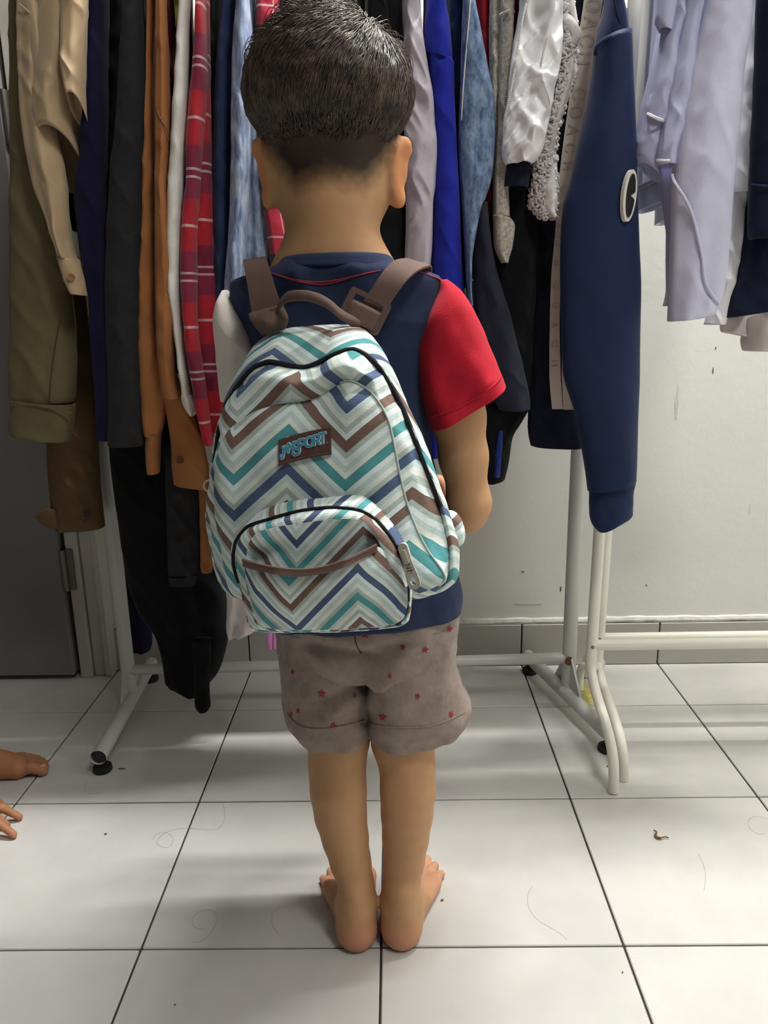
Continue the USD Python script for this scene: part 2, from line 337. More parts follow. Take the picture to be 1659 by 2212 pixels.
rk2 = thing('clothes_rack', 'slim cream double-rail clothes rack with bent feet at the right', 'clothes rack', (0.7, 0.5, 0))
for k, (bx, by, tx, ty, fx, fy, yp) in enumerate(((1275, 1447, 1366, 80, 1325, 1712, 0.46), (1290, 1440, 1384, 100, 1346, 1684, 0.52))):
    b, t_ = P(bx, by, yp), P(tx, ty, yp); f = PZ(fx, fy, 0.0)
    top = b + (t_ - b) * (1.34 - b[2]) / (t_[2] - b[2])
    k1 = b + (f - b) * np.array([0.45, 0.55, 0.30]); k2 = b + (f - b) * np.array([0.9, 0.93, 0.62])
    part(rk2, 'post', tube([b - [0, 0, 0.0], top], 0.0098, 18), M_white)
    part(rk2, 'foot', tube(curve([b + [0, 0, 0.012], b + (f - b) * [0.16, 0.18, 0.12], k1, k2, f + [0, 0.004, 0.03], f + [0, 0, 0.0005]], 30), 0.0085, 16), M_white)
    # rear foot mirrored behind
    part(rk2, 'foot', tube(curve([b + [0, 0, 0.012], b + [0.02, 0.05, -0.02], b + [0.032, 0.13, -0.06], [b[0] + 0.035, min(b[1] + 0.20, YW - 0.03), 0.05], [b[0] + 0.035, min(b[1] + 0.205, YW - 0.03), 0.0005]], 30), 0.0085, 16), M_white)
    z = P(1300, (1393, 1377)[k], yp)[2]; xs0 = b[0] + (top - b)[0] * (z - b[2]) / (top - b)[2]
    part(rk2, 'lower_bar', tube([(xs0 + 0.004, yp, z), (1.25, yp, z)], (0.0095, 0.0085)[k], 16), M_white)
    part(rk2, 'top_rail', tube([(top[0], yp, 1.34), (1.25, yp, 1.34)], 0.0095, 16), M_white)
    part(rk2, 'post', tube([(1.25, yp, 0.02), (1.25, yp, 1.34)], 0.0098, 18), M_white)
    part(rk2, 'foot', tube(curve([(1.25, yp, 0.12), (1.26, yp - 0.08, 0.08), (1.27, yp - 0.15, 0.0005)], 20), 0.0085, 16), M_white)
    part(rk2, 'screw', disc((xs0 - 0.001, yp - 0.0098, z), (0, -1, 0), 0.003, 0.002, 12), M_hinge)

# ------------------------------------------------------------------ clothes materials
F_olive = fabric('olive_gabardine', (100, 91, 62), 0.8, 0.08, 12)
F_brown = fabric('brown_cotton', (88, 68, 42), 0.85, 0.10, 16)
F_tan = fabric('tan_satin', (176, 150, 116), 0.5, 0.06, 10, sheen=0.3, spec=0.45)
F_tanst = plain('tan_thread', (198, 178, 132), 0.8)
F_ink = fabric('ink_navy_crepe', (20, 18, 48), 0.9, 0.15, 30)
F_black = fabric('black_cloth', (20, 20, 22), 0.92, 0.2, 20)
F_black2 = fabric('soft_black_cloth', (13, 13, 15), 0.95, 0.2, 20)
F_char = fabric('charcoal_wool', (40, 40, 42), 0.9, 0.15, 90)
F_rust = fabric('rust_cotton', (160, 106, 64), 0.85, 0.08, 14)
F_rustd = plain('rust_button', (96, 54, 34), 0.4)
F_maroon = fabric('maroon_knit', (78, 24, 36), 0.9, 0.1, 30)
F_lime = fabric('lime_cloth', (150, 165, 60), 0.85)
F_white = fabric('white_flannel', (226, 224, 218), 0.9, 0.06, 60)
F_green = fabric('dark_green_cloth', (40, 46, 42), 0.9, 0.15, 20)
F_indigo = fabric('dark_indigo_denim', (44, 58, 92), 0.85, 0.2, 22, (6, 6, 1))
F_denim = fabric('pale_denim_chambray', (96, 116, 158), 0.85, 0.25, 26, (5, 5, 1), rgb2=(176, 188, 206), bump=0.5)
F_wash = fabric('washed_denim', (74, 98, 134), 0.8, 0.25, 60, (2, 2, 1), rgb2=(140, 164, 192), bump=0.5)
F_lilac = fabric('lilac_grey_cotton', (196, 188, 198), 0.85, 0.05, 40)
F_royal = fabric('royal_blue_fleece', (34, 44, 158), 0.9, 0.10, 60, sheen=0.06)
F_red = fabric('red_jersey', (176, 36, 52), 0.9, 0.08, 40)
F_oat = fabric('oatmeal_melange_knit', (150, 142, 132), 0.95, 0.2, 220, rgb2=(198, 190, 178), bump=0.6, weave=500)
F_satin = fabric('white_satin', (250, 250, 252), 0.34, 0.03, 8, sheen=0.1, spec=0.6, bump=0.05)
F_navy = fabric('navy_double_knit', (28, 42, 78), 0.62, 0.06, 30, sheen=0.06)
F_navyd = fabric('deep_navy_rib', (22, 28, 46), 0.9, 0.1, 60)
F_ink2 = fabric('charcoal_blue_jersey', (40, 42, 56), 0.9, 0.1, 30)
F_tape = fabric('beige_tape', (214, 203, 191), 0.55, 0.04, 30, sheen=0.2)
F_lav = fabric('lavender_grey_jersey', (188, 190, 220), 0.85, 0.04, 30)
F_lavw = fabric('grey_lilac_jersey', (206, 207, 228), 0.8, 0.05, 24)
F_shirtw = fabric('white_shirt_cotton', (232, 230, 232), 0.85, 0.03, 30)
F_midn = fabric('midnight_denim', (22, 28, 50), 0.9, 0.15, 40)
F_pale = fabric('pale_pink_cotton', (214, 206, 204), 0.85, 0.05, 30)
F_pink = fabric('pink_satin', (205, 140, 196), 0.5, 0.05, 30)
F_grey = fabric('grey_olive_cloth', (110, 112, 92), 0.9, 0.1, 30)
F_must = fabric('mustard_cloth', (172, 146, 92), 0.85, 0.08, 30)
F_plum = fabric('plum_cloth', (92, 40, 84), 0.85, 0.1, 30)
F_boucle = fabric('grey_boucle', (190, 184, 180), 0.98, 0.2, 120, rgb2=(222, 216, 212), bump=0.3)
M_silver = plain('silver_metal', (214, 206, 190), 0.42, 0.55)
M_brass = plain('antique_metal', (120, 105, 80), 0.4, 0.9)
M_pearl = plain('pearl_bead', (235, 232, 226), 0.25)
M_darkbtn = plain('dark_button', (46, 44, 40), 0.4)
def ramp(name, stops): return ('rgb_ramp', {'ramp': [(p, lin(c)) for p, c in stops], 'interpolate': False})
def plaid(name, ca, cb, p_v, p_u, lines, half=0.5):
    """two cloth colours in broad bands along both thread directions, thin pale lines through them"""
    wh = (235, 225, 225); bk = (0, 0, 0); W1 = (255, 255, 255)
    nodes = {'p': ('principled_bsdf', {'roughness': 0.9, 'sheen_weight': 0.15}), 't': ('texture_coordinate', {}), 's': ('separate_xyz', {}),
             'fu': ('math', {'math_type': 'fraction'}), 'fv': ('math', {'math_type': 'fraction'}), 'du': ('math', {'math_type': 'divide', 'value2': p_u}), 'dv': ('math', {'math_type': 'divide', 'value2': p_v}),
             'ru': ramp('', [(0, ca), (max(half, 0.7), cb)]), 'rv': ramp('', [(0, ca), (half, cb)]), 'mx': ('mix_color', {'fac': 0.5}),
             'lu': ramp('', lines[0]), 'lv': ramp('', lines[1]), 'mw': ('mix_color', {'blend_type': 'lighten', 'fac': 1.0}), 'm2': ('mix_color', {'b': lin(wh)}),
             'bw': ('rgb_to_bw', {}), 'n': ('noise_texture', {'scale': 800.0}), 'b': ('bump', {'strength': 0.4, 'distance': 0.0008}), 'k': ('math', {'math_type': 'multiply', 'value2': 0.5})}
    return mat(name, nodes, [('t.UV', 's.vector'), ('s.x', 'du.value1'), ('s.y', 'dv.value1'), ('du.value', 'fu.value1'), ('dv.value', 'fv.value1'), ('fu.value', 'ru.fac'), ('fv.value', 'rv.fac'),
        ('ru.color', 'mx.a'), ('rv.color', 'mx.b'), ('fu.value', 'lu.fac'), ('fv.value', 'lv.fac'), ('lu.color', 'mw.a'), ('lv.color', 'mw.b'), ('mw.result', 'bw.color'), ('bw.val', 'k.value1'), ('k.value', 'm2.fac'),
        ('mx.result', 'm2.a'), ('m2.result', 'p.base_color'), ('t.object', 'n.vector'), ('n.fac', 'b.height'), ('b.normal', 'p.normal')])
Wt, Bk = (255, 255, 255), (0, 0, 0)
LN = [(0, Bk), (0.235, Wt), (0.262, Bk), (0.70, Wt), (0.725, Bk), (0.775, Wt), (0.80, Bk)]
F_plaid = plaid('red_navy_plaid', (176, 26, 42), (22, 28, 74), 0.142, 0.19, ([(0, Bk), (0.73, Wt), (0.742, Bk)], LN))
F_plaid2 = plaid('red_black_plaid', (188, 44, 66), (34, 26, 34), 0.10, 0.09, ([(0, Bk), (0.2, Wt), (0.22, Bk)], [(0, Bk), (0.22, Wt), (0.25, Bk)]), 0.62)

# ------------------------------------------------------------------ clothes on the grey rack, left to right
t = garment('coat', 'olive green long coat with a stitched cuff at the far left of the long row', 'coat', [
    ('sleeve', F_olive, [(-220, 28, 78), (0, 26, 84), (200, 28, 104), (400, 24, 128), (600, 23, 152), (700, 23, 163), (800, 23, 164), (868, 24, 158)], 0.445, 0.040, dict(fold=(0.05, 2))),
    ('cuff', F_olive, [(862, 22, 160, 12), (900, 21, 158, 14), (936, 22, 147, 18)], 0.440, 0.042, dict(nal=14, fold=(0, 2), noise=(0.003, 9)))], (F_olive, 60, 0.05, 0.9, dict(top=1.371)))
stitch(t, [P(155, 560, 0.402), P(130, 690, 0.402), P(112, 800, 0.402), P(107, 868, 0.400)], plain('olive_seam', (70, 62, 36), 0.9), 0.0009)
stitch(t, [P(24, 876, 0.404), P(70, 876, 0.398), P(110, 882, 0.397), P(156, 893, 0.402)], stage.GetPrimAtPath('/World/Looks/tan_thread') and F_olive, 0.0016)
t = garment('jacket', 'dark brown jacket with a waist tab and one dark button, low behind the olive coat', 'jacket', [
    ('hem_panel', F_brown, [(560, 120, 196), (700, 140, 197), (870, 116, 206), (1000, 104, 213), (1100, 112, 221), (1146, 121, 224, -8)], 0.535, 0.030, dict(fold=(0.06, 2)))], (F_brown, 120, 0.035, 0.75, dict(top=1.37)))
part(t, 'waist_tab', loft([P(122, 1122, 0.503), P(105, 1120, 0.501), P(88, 1118, 0.501), P(79, 1116, 0.503)], [(0, 0, 0.017), (0, 0, 0.0185), (0, 0, 0.011), (0, 0, 0.002)], [(0, 0.0035, 0)] * 4, nal=12, seg=20, hem=0.002)[0], F_brown)
button(t, P(183, 1113, 0.5025), (0, -1, 0.1), 0.0085, M_darkbtn)
t = garment('shirt', 'tan satin shirt with a wide open sleeve and a long buttoned cuff', 'shirt', [
    ('sleeve', F_tan, [(-220, 40, 108), (0, 40, 108), (60, 42, 106), (150, 45, 104), (250, 51, 112), (300, 56, 122), (350, 64, 134), (400, 76, 141), (450, 95, 145), (490, 111, 147), (530, 124, 152), (560, 128, 166)], 0.405, 0.034, dict(fold=(0.18, 3), seed=4)),
    ('cuff', F_tan, [(556, 128, 170, 4), (600, 141, 182), (634, 158, 188, 4)], 0.400, 0.028, dict(nal=14, fold=(0.05, 2), noise=(0.002, 9))),
    ('short_sleeve', F_tan, [(-220, 104, 184), (0, 96, 184), (60, 93, 182), (150, 91, 176), (240, 90, 168), (300, 89, 166), (345, 91, 176)], 0.410, 0.050, dict(fold=(0.06, 3), slant=-0.040, noise=(0.012, 10), hem=0.16)),
    ('collar_flap', F_tan, [(-220, 132, 188), (0, 134, 188), (120, 136, 184), (200, 142, 180), (238, 152, 182)], 0.375, 0.022, dict(fold=(0.2, 3), slant=-0.02, noise=(0.012, 16)))], (F_tan, 120, 0.04, 0.92, dict(top=1.369)))
stitch(t, [P(41, 8, 0.369), P(58, 22, 0.367), P(76, 40, 0.3695), P(90, 58, 0.376)], F_tanst, 0.0012)
button(t, P(154, 599, 0.3675), (0.2, -1, 0), 0.0055, plain('tan_button', (150, 120, 84), 0.4))
t = garment('dress', 'ink-navy long-sleeved crepe dress beside the tan shirt', 'dress', [
    ('sleeve', F_ink, [(-220, 200, 240), (0, 198, 232), (150, 188, 228), (300, 178, 230), (450, 164, 232), (540, 178, 236), (620, 192, 240), (750, 199, 242), (870, 209, 243), (948, 214, 242)], 0.42, 0.03, {})], (F_ink, 215, 0.035, 0.67, dict(top=1.373)))
t = garment('dress', 'black matte cloth dress next to the ink-navy dress', 'dress', [
    ('sleeve', F_black, [(-220, 212, 284), (0, 214, 278), (200, 208, 262), (400, 204, 250), (700, 214, 240), (940, 222, 250)], 0.476, 0.024, {})], (F_black, 246, 0.035, 0.67, dict(top=1.374)))
t = garment('coat', 'charcoal-black wool coat left of the rust shirt', 'coat', [
    ('sleeve', F_char, [(-220, 274, 306), (0, 270, 308), (100, 262, 318), (300, 249, 317), (400, 237, 314), (700, 231, 306), (960, 237, 312)], 0.42, 0.04, dict(fold=(0.05, 2)))], (F_black, 285, 0.05, 0.67, dict(top=1.371)))
t = garment('shirt', 'rust orange cotton shirt with buttoned cuffs', 'shirt', [
    ('sleeve', F_rust, [(-220, 322, 339), (0, 322, 338), (100, 320, 338), (225, 318, 337), (400, 312, 338), (600, 304, 338), (720, 300, 341), (800, 301, 352), (850, 303, 360), (900, 307, 356), (940, 314, 345)], 0.425, 0.030, dict(fold=(0.1, 2))),
    ('cuff', F_rust, [(936, 316, 346), (980, 317, 344), (1021, 319, 343)], 0.425, 0.024, dict(nal=12, fold=(0, 2), noise=(0.002, 9))),
    ('sleeve', F_rust, [(-220, 338, 358), (0, 337, 359), (120, 338, 364), (240, 338, 367), (300, 338, 366), (400, 336, 361), (560, 336, 372), (660, 338, 377), (740, 341, 374), (800, 344, 376), (860, 352, 386)], 0.400, 0.026, dict(fold=(0.14, 3), noise=(0.012, 14))),
    ('front_panel', F_rust, [(760, 346, 366), (830, 350, 388), (900, 362, 420), (960, 370, 440), (1010, 372, 449), (1046, 376, 449, 10)], 0.418, 0.020, dict(fold=(0.1, 3)))], (F_rust, 345, 0.045, 0.64, dict(top=1.3725)))
button(t, P(389, 994, 0.3925), (0.1, -1, 0), 0.006, F_rustd)
stitch(t, [P(338, 232, 0.374), P(350, 262, 0.3725), P(360, 280, 0.374), P(366, 300, 0.384)], F_rustd, 0.0008)
garment('cardigan', 'maroon knit cardigan glimpsed between the rust shirt and the white shirt', 'cardigan', [
    ('sleeve', F_maroon, [(-220, 352, 382), (0, 355, 380), (150, 362, 387), (260, 364, 380), (520, 360, 376)], 0.455, 0.03, {})], (F_maroon, 368, 0.025, 0.85))
garment('top', 'lime green top showing as a thin sliver at the top of the long row', 'top', [
    ('sleeve', F_lime, [(-220, 370, 392), (0, 376, 389), (40, 380, 387), (62, 381, 386)], 0.44, 0.012, {})], (F_lime, 382, 0.014, 1.1))
t = garment('shirt', 'white flannel shirt with a rolled long sleeve left of the plaid shirt', 'shirt', [
    ('sleeve', F_white, [(-220, 389, 414), (0, 388, 412), (50, 384, 409), (200, 378, 406), (350, 367, 400), (450, 362, 395), (550, 362, 392), (640, 366, 391), (720, 376, 396), (790, 387, 404), (856, 394, 414)], 0.405, 0.026, dict(fold=(0.1, 2), noise=(0.008, 16))),
    ('cuff', F_white, [(850, 393, 415, 2), (866, 394, 422), (884, 402, 425, 2), (896, 414, 421)], 0.402, 0.018, dict(nal=16, noise=(0.008, 30)))], (F_white, 400, 0.028, 0.8, dict(top=1.3735)))
t = garment('flannel_shirt', 'red and navy plaid flannel shirt with white lines', 'shirt', [
    ('sleeve', F_plaid, [(-220, 426, 444), (0, 425, 444), (100, 421, 446), (200, 411, 446), (300, 404, 440), (400, 402, 434), (500, 393, 426), (600, 392, 425), (700, 398, 427), (800, 411, 440), (900, 430, 452), (958, 441, 462)], 0.405, 0.028, dict(fold=(0.08, 2))),
    ('front_panel', F_plaid, [(-220, 426, 448), (0, 427, 452), (200, 425, 454), (400, 420, 461), (600, 422, 469), (800, 428, 490), (940, 440, 500)], 0.43, 0.03, dict(fold=(0.05, 2)))], (F_plaid, 446, 0.03, 0.72, dict(top=1.3728)))
garment('blouse', 'dark green-black blouse behind the plaid flannel shirt', 'blouse', [('sleeve', F_green, [(-220, 452, 484), (0, 454, 480), (150, 452, 476), (300, 452, 470), (620, 452, 474)], 0.47, 0.03, {})], (F_green, 468, 0.026, 0.8))
garment('shirt', 'dark indigo denim shirt between the plaid shirt and the pale denim shirt', 'shirt', [
    ('sleeve', F_indigo, [(-220, 484, 518), (0, 478, 514), (100, 472, 508), (300, 463, 503), (500, 462, 500), (700, 465, 498), (840, 468, 500)], 0.44, 0.034, {})], (F_indigo, 492, 0.03, 0.7))
t = garment('shirt', 'pale blue streaked denim shirt hanging left of the boy', 'shirt', [
    ('sleeve', F_denim, [(-220, 514, 540), (0, 511, 541), (100, 505, 546), (200, 502, 545), (400, 498, 540), (500, 494, 534), (560, 490, 532), (640, 486, 528), (740, 486, 524)], 0.405, 0.03, dict(fold=(0.16, 3))),
    ('front_panel', F_denim, [(-220, 530, 548), (0, 534, 549), (150, 536, 561), (300, 532, 571), (400, 530, 577), (500, 526, 588), (600, 526, 590), (760, 520, 590)], 0.44, 0.035, dict(fold=(0.16, 4)))], (F_denim, 545, 0.04, 0.55, dict(top=1.3722)))
garment('shirt', 'red and black checked shirt partly behind the head of the boy', 'shirt', [
    ('sleeve', F_plaid2, [(-220, 556, 604), (0, 555, 603), (80, 552, 603), (300, 556, 604), (450, 570, 616), (560, 584, 634), (700, 590, 640)], 0.43, 0.034, dict(fold=(0.1, 3)))], (F_plaid2, 590, 0.035, 0.62))
garment('top', 'plum satin top, thin strip above the left side of the hair of the boy', 'top', [('sleeve', F_plum, [(-220, 604, 622), (0, 604, 620), (150, 604, 622), (500, 606, 630)], 0.45, 0.02, {})], (F_plum, 613, 0.016, 0.9))
garment('blouse', 'grey-olive blouse above the hair of the boy, beside the plum top', 'blouse', [('sleeve', F_grey, [(-220, 622, 656), (0, 620, 655), (150, 620, 656), (400, 622, 660)], 0.44, 0.026, dict(fold=(0.2, 4)))], (F_grey, 640, 0.024, 0.6))
garment('coat', 'black coat hidden mostly by the head of the boy', 'coat', [('sleeve', F_black2, [(-220, 658, 704), (0, 656, 702), (300, 650, 705), (700, 650, 720)], 0.46, 0.03, {})], (F_black2, 680, 0.04, 0.5))
garment('shirt', 'white shirt showing as a narrow strip above the head of the boy', 'shirt', [('sleeve', F_shirtw, [(-220, 704, 716), (0, 704, 714), (100, 702, 716), (400, 702, 716)], 0.44, 0.014, {})], (F_shirtw, 710, 0.012, 0.9))
garment('shirt', 'mustard shirt showing as a narrow strip above the head of the boy', 'shirt', [('sleeve', F_must, [(-220, 718, 746), (0, 720, 744), (100, 718, 746), (400, 716, 748)], 0.43, 0.02, {})], (F_must, 732, 0.02, 0.6))
garment('blouse', 'dark green blouse right above the crown of the boy', 'blouse', [('sleeve', F_green, [(-220, 748, 792), (0, 750, 788), (150, 748, 792), (500, 740, 800)], 0.45, 0.03, dict(fold=(0.14, 4)))], (F_green, 770, 0.03, 0.55))
t = garment('jacket', 'black jacket with a flap pocket, between the head of the boy and the lilac shirt', 'jacket', [
    ('sleeve', F_black, [(-220, 790, 876), (0, 796, 868), (100, 800, 874), (300, 806, 880), (600, 800, 884), (760, 800, 890)], 0.43, 0.04, dict(fold=(0.06, 3))),
    ('pocket_flap', F_black, [(-60, 797, 838), (0, 797, 838), (30, 798, 839), (54, 800, 838)], 0.392, 0.008, dict(nal=12, fold=(0, 2), noise=(0.002, 9)))], (F_black2, 830, 0.06, 0.55))
t = garment('shirt', 'lilac-grey creased cotton shirt right of the head of the boy', 'shirt', [
    ('sleeve', F_lilac, [(-220, 880, 900), (0, 876, 906), (22, 873, 909), (100, 870, 918), (200, 871, 935), (260, 873, 940), (340, 875, 944), (400, 875, 942), (440, 876, 936), (500, 876, 935), (590, 873, 931), (680, 876, 926)], 0.405, 0.034, dict(fold=(0.08, 3), noise=(0.020, 18), nal=110, seg=64, crease=(0.010, 26)))], (F_lilac, 905, 0.03, 0.75, dict(top=1.3722)))
t = garment('sweater', 'royal blue fleece sweater beside the lilac shirt', 'sweater', [
    ('upper_sleeve', F_royal, [(-220, 928, 958), (0, 924, 963), (60, 917, 972), (118, 919, 978, 26)], 0.412, 0.036, dict(nal=24, fold=(0.04, 2))),
    ('sleeve', F_royal, [(108, 920, 980, 30), (200, 932, 982), (300, 938, 986), (450, 936, 992), (550, 934, 996), (620, 938, 1002), (680, 950, 1006), (760, 960, 1008)], 0.412, 0.034, dict(fold=(0.05, 2)))], (F_royal, 945, 0.035, 0.52, dict(top=1.3736)))
t = garment('denim_jacket', 'washed blue denim jacket with a turned-up hem', 'jacket', [
    ('sleeve', F_wash, [(-220, 1004, 1022), (0, 1000, 1026), (60, 998, 1038), (150, 995, 1054), (230, 992, 1067), (300, 990, 1069), (380, 992, 1063), (440, 996, 1045), (490, 1000, 1032), (560, 1004, 1020), (660, 1010, 1020)], 0.405, 0.036, dict(fold=(0.08, 3), noise=(0.014, 14), nal=64)),
    ('front_panel', F_indigo, [(-220, 966, 1006), (0, 968, 1004), (200, 974, 1006), (400, 984, 1006), (620, 990, 1012)], 0.44, 0.03, {}),
    ('hem_panel', F_wash, [(460, 1018, 1036), (550, 1016, 1041), (604, 1018, 1043)], 0.44, 0.022, dict(fold=(0.05, 2))),
    ('hem_cuff', F_wash, [(600, 1017, 1045, -2), (640, 1018, 1047, -4), (668, 1020, 1046, -8)], 0.438, 0.024, dict(nal=12, fold=(0, 2), noise=(0.002, 9)))], (F_indigo, 1000, 0.035, 0.72))
M_stw = plain('white_thread', (222, 222, 220), 0.8)
stitch(t, [P(1018, 606, 0.4135), P(1030, 603, 0.412), P(1044, 599, 0.4145)], M_stw, 0.0013)
stitch(t, [P(1016, 0, 0.3705), P(1008, 100, 0.372), P(1000, 200, 0.378), P(997, 260, 0.384)], M_stw, 0.0010)
garment('top', 'crimson red top glimpsed right of the denim jacket', 'top', [('sleeve', F_red, [(-220, 1022, 1066), (0, 1024, 1062), (100, 1030, 1062), (300, 1040, 1062), (480, 1044, 1066)], 0.46, 0.03, {})], (F_red, 1046, 0.028, 0.85))
t = garment('sweater', 'oatmeal melange knit sweater with two drooping sleeves', 'sweater', [
    ('sleeve', F_oat, [(-220, 1060, 1084), (0, 1058, 1084), (60, 1057, 1082), (200, 1058, 1080), (300, 1062, 1080), (420, 1064, 1080)], 0.43, 0.026, {}),
    ('sleeve', F_oat, [(-220, 1082, 1112), (0, 1080, 1111), (40, 1080, 1110), (160, 1079, 1104), (260, 1074, 1096), (380, 1066, 1098), (468, 1065, 1101)], 0.41, 0.024, dict(noise=(0.010, 20))),
    ('cuff', F_oat, [(464, 1063, 1104, 8), (490, 1065, 1113), (530, 1067, 1108), (556, 1076, 1100), (568, 1084, 1097)], 0.405, 0.022, dict(nal=20, noise=(0.012, 26)))], (F_oat, 1080, 0.03, 0.82, dict(top=1.3731)))
stitch(t, [P(1080, 33, 0.388), P(1094, 26, 0.385), P(1110, 26, 0.390)], F_oat, 0.0022)
t = garment('cardigan', 'maroon zipped cardigan behind the oatmeal sweater', 'cardigan', [
    ('sleeve', F_maroon, [(-220, 1100, 1130), (0, 1102, 1124), (150, 1098, 1126), (350, 1096, 1130), (440, 1096, 1128), (484, 1104, 1122)], 0.445, 0.028, {})], (F_maroon, 1116, 0.024, 0.9))
part(t, 'zipper', cat([disc(P(1103 + 0.35 * k, 408 + 5.2 * k, 0.418), (0, -1, 0), 0.0018, 0.002, 8) for k in range(12)]), M_brass, kind='stuff')
part(t, 'zip_pull', cat([box(-0.004, 0.004, -0.0012, 0.0012, -0.016, 0.0)]).apply_translation(P(1108, 455, 0.415)), M_silver)
t = garment('bomber_jacket', 'white satin bomber jacket with beaded seams and a dark cuff', 'jacket', [
    ('sleeve', F_satin, [(-220, 1126, 1212), (0, 1122, 1211), (60, 1115, 1213), (100, 1109, 1212), (140, 1102, 1207), (170, 1098, 1201), (250, 1088, 1187), (300, 1085, 1176), (330, 1083, 1168), (345, 1086, 1160), (356, 1092, 1148)], 0.395, 0.040, dict(fold=(0.10, 4), noise=(0.030, 30), nal=130, seg=90, crease=(0.013, 30))),
    ('cuff', F_navyd, [(344, 1096, 1150, 8), (375, 1091, 1145), (403, 1087, 1140, 4)], 0.400, 0.027, dict(nal=14, fold=(0.03, 6), noise=(0.002, 9), label='dark navy ribbed cuff'))], (F_satin, 1160, 0.055, 0.9, dict(top=1.3733)))
def beads(parent, pts, r, m, n, name='bead_trim'):
    c = curve(pts, n); s0 = trimesh.creation.icosphere(1, r); part(parent, name, cat([s0.copy().apply_translation(p) for p in c]), m, True, kind='stuff')
beads(t, [P(1136, 10, 0.3575), P(1124, 70, 0.358), P(1112, 150, 0.363), P(1100, 215, 0.366), P(1090, 275, 0.372)], 0.0017, M_pearl, 60)
beads(t, [P(1190, 70, 0.356), P(1176, 110, 0.354), P(1168, 150, 0.353)], 0.0015, M_pearl, 26)
# boucle: a tube covered with curls
t = garment('boucle_jacket', 'grey curly boucle jacket right of the white satin bomber', 'jacket', [
    ('sleeve', F_boucle, [(-220, 1206, 1240), (0, 1208, 1238), (60, 1212, 1246), (110, 1208, 1248), (160, 1202, 1243), (210, 1192, 1228), (280, 1178, 1206), (350, 1152, 1202), (400, 1146, 1204), (445, 1142, 1203), (474, 1166, 1200)], 0.425, 0.034, dict(noise=(0.012, 18)))], (F_boucle, 1222, 0.03, 0.88))
curls = []
cr = np.random.default_rng(5)
for y in np.arange(-20, 470, 5.2):
    xl = np.interp(y, [-90, 0, 60, 110, 160, 210, 280, 350, 400, 445, 474], [1206, 1208, 1212, 1208, 1202, 1192, 1178, 1152, 1146, 1142, 1166]); xr = np.interp(y, [-90, 0, 60, 110, 160, 210, 280, 350, 400, 445, 474], [1240, 1238, 1246, 1248, 1243, 1228, 1206, 1202, 1204, 1203, 1200])
    for k in range(max(3, int((xr - xl) / 5.5))):
        u = cr.uniform(-1, 1); Y = 0.416 - 0.026 * math.sqrt(max(0, 1 - u * u)); p = P((xl + xr) / 2 + u * (xr - xl) / 2, y + cr.uniform(-4, 4), Y)
        c = trimesh.creation.torus(cr.uniform(0.0024, 0.0038), cr.uniform(0.0014, 0.0021), major_sections=9, minor_sections=6); c.apply_transform(trimesh.transformations.random_rotation_matrix(cr.random(3))); c.apply_translation(p); curls.append(c)
part(t, 'curly_pile', cat(curls), F_boucle, True, kind='stuff')
part(t, 'collar_roll', tube(curve([P(1222, 40, 0.392), P(1240, 62, 0.388), P(1243, 82, 0.390), P(1232, 92, 0.394), P(1222, 76, 0.396)], 30), 0.007, 10), F_boucle)
t = garment('hoodie', 'black zipped hoodie with a blue lining, hanging low right of the red sleeve', 'hoodie', [
    ('front_panel', F_black2, [(300, 1060, 1160), (480, 1050, 1170), (600, 1040, 1160), (760, 1036, 1150), (870, 1030, 1146), (950, 1026, 1106), (1000, 1030, 1098), (1038, 1036, 1090, -6)], 0.46, 0.05, dict(fold=(0.06, 4))),
    ('sleeve', F_ink2, [(440, 1022, 1052), (520, 1022, 1060), (600, 1024, 1078), (700, 1030, 1108), (780, 1050, 1128), (850, 1062, 1144), (884, 1078, 1146)], 0.42, 0.035, dict(fold=(0.1, 3))),
    ('lining', fabric('blue_lining', (28, 44, 120), 0.5, 0.1, 20), [(930, 1076, 1086), (980, 1070, 1084), (1030, 1066, 1080)], 0.408, 0.006, dict(nal=14))], (F_black2, 1130, 0.075, 0.6, dict(top=1.3737)))
part(t, 'zipper', cat([box(-0.0013, 0.0013, -0.001, 0.001, -0.001, 0.001).apply_translation(p) for p in curve([P(1047, 880, 0.402), P(1047, 905, 0.402), P(1040, 960, 0.403), P(1043, 1000, 0.405)], 30)]), M_silver, False, kind='stuff')
garment('coat', 'plain black coat filling the gap right of the boucle jacket', 'coat', [('sleeve', F_black2, [(-220, 1216, 1270), (0, 1222, 1262), (200, 1200, 1246), (480, 1120, 1214), (700, 1110, 1200), (860, 1100, 1150)], 0.47, 0.045, {})], (F_black2, 1215, 0.05, 0.62, dict(top=1.3712)))

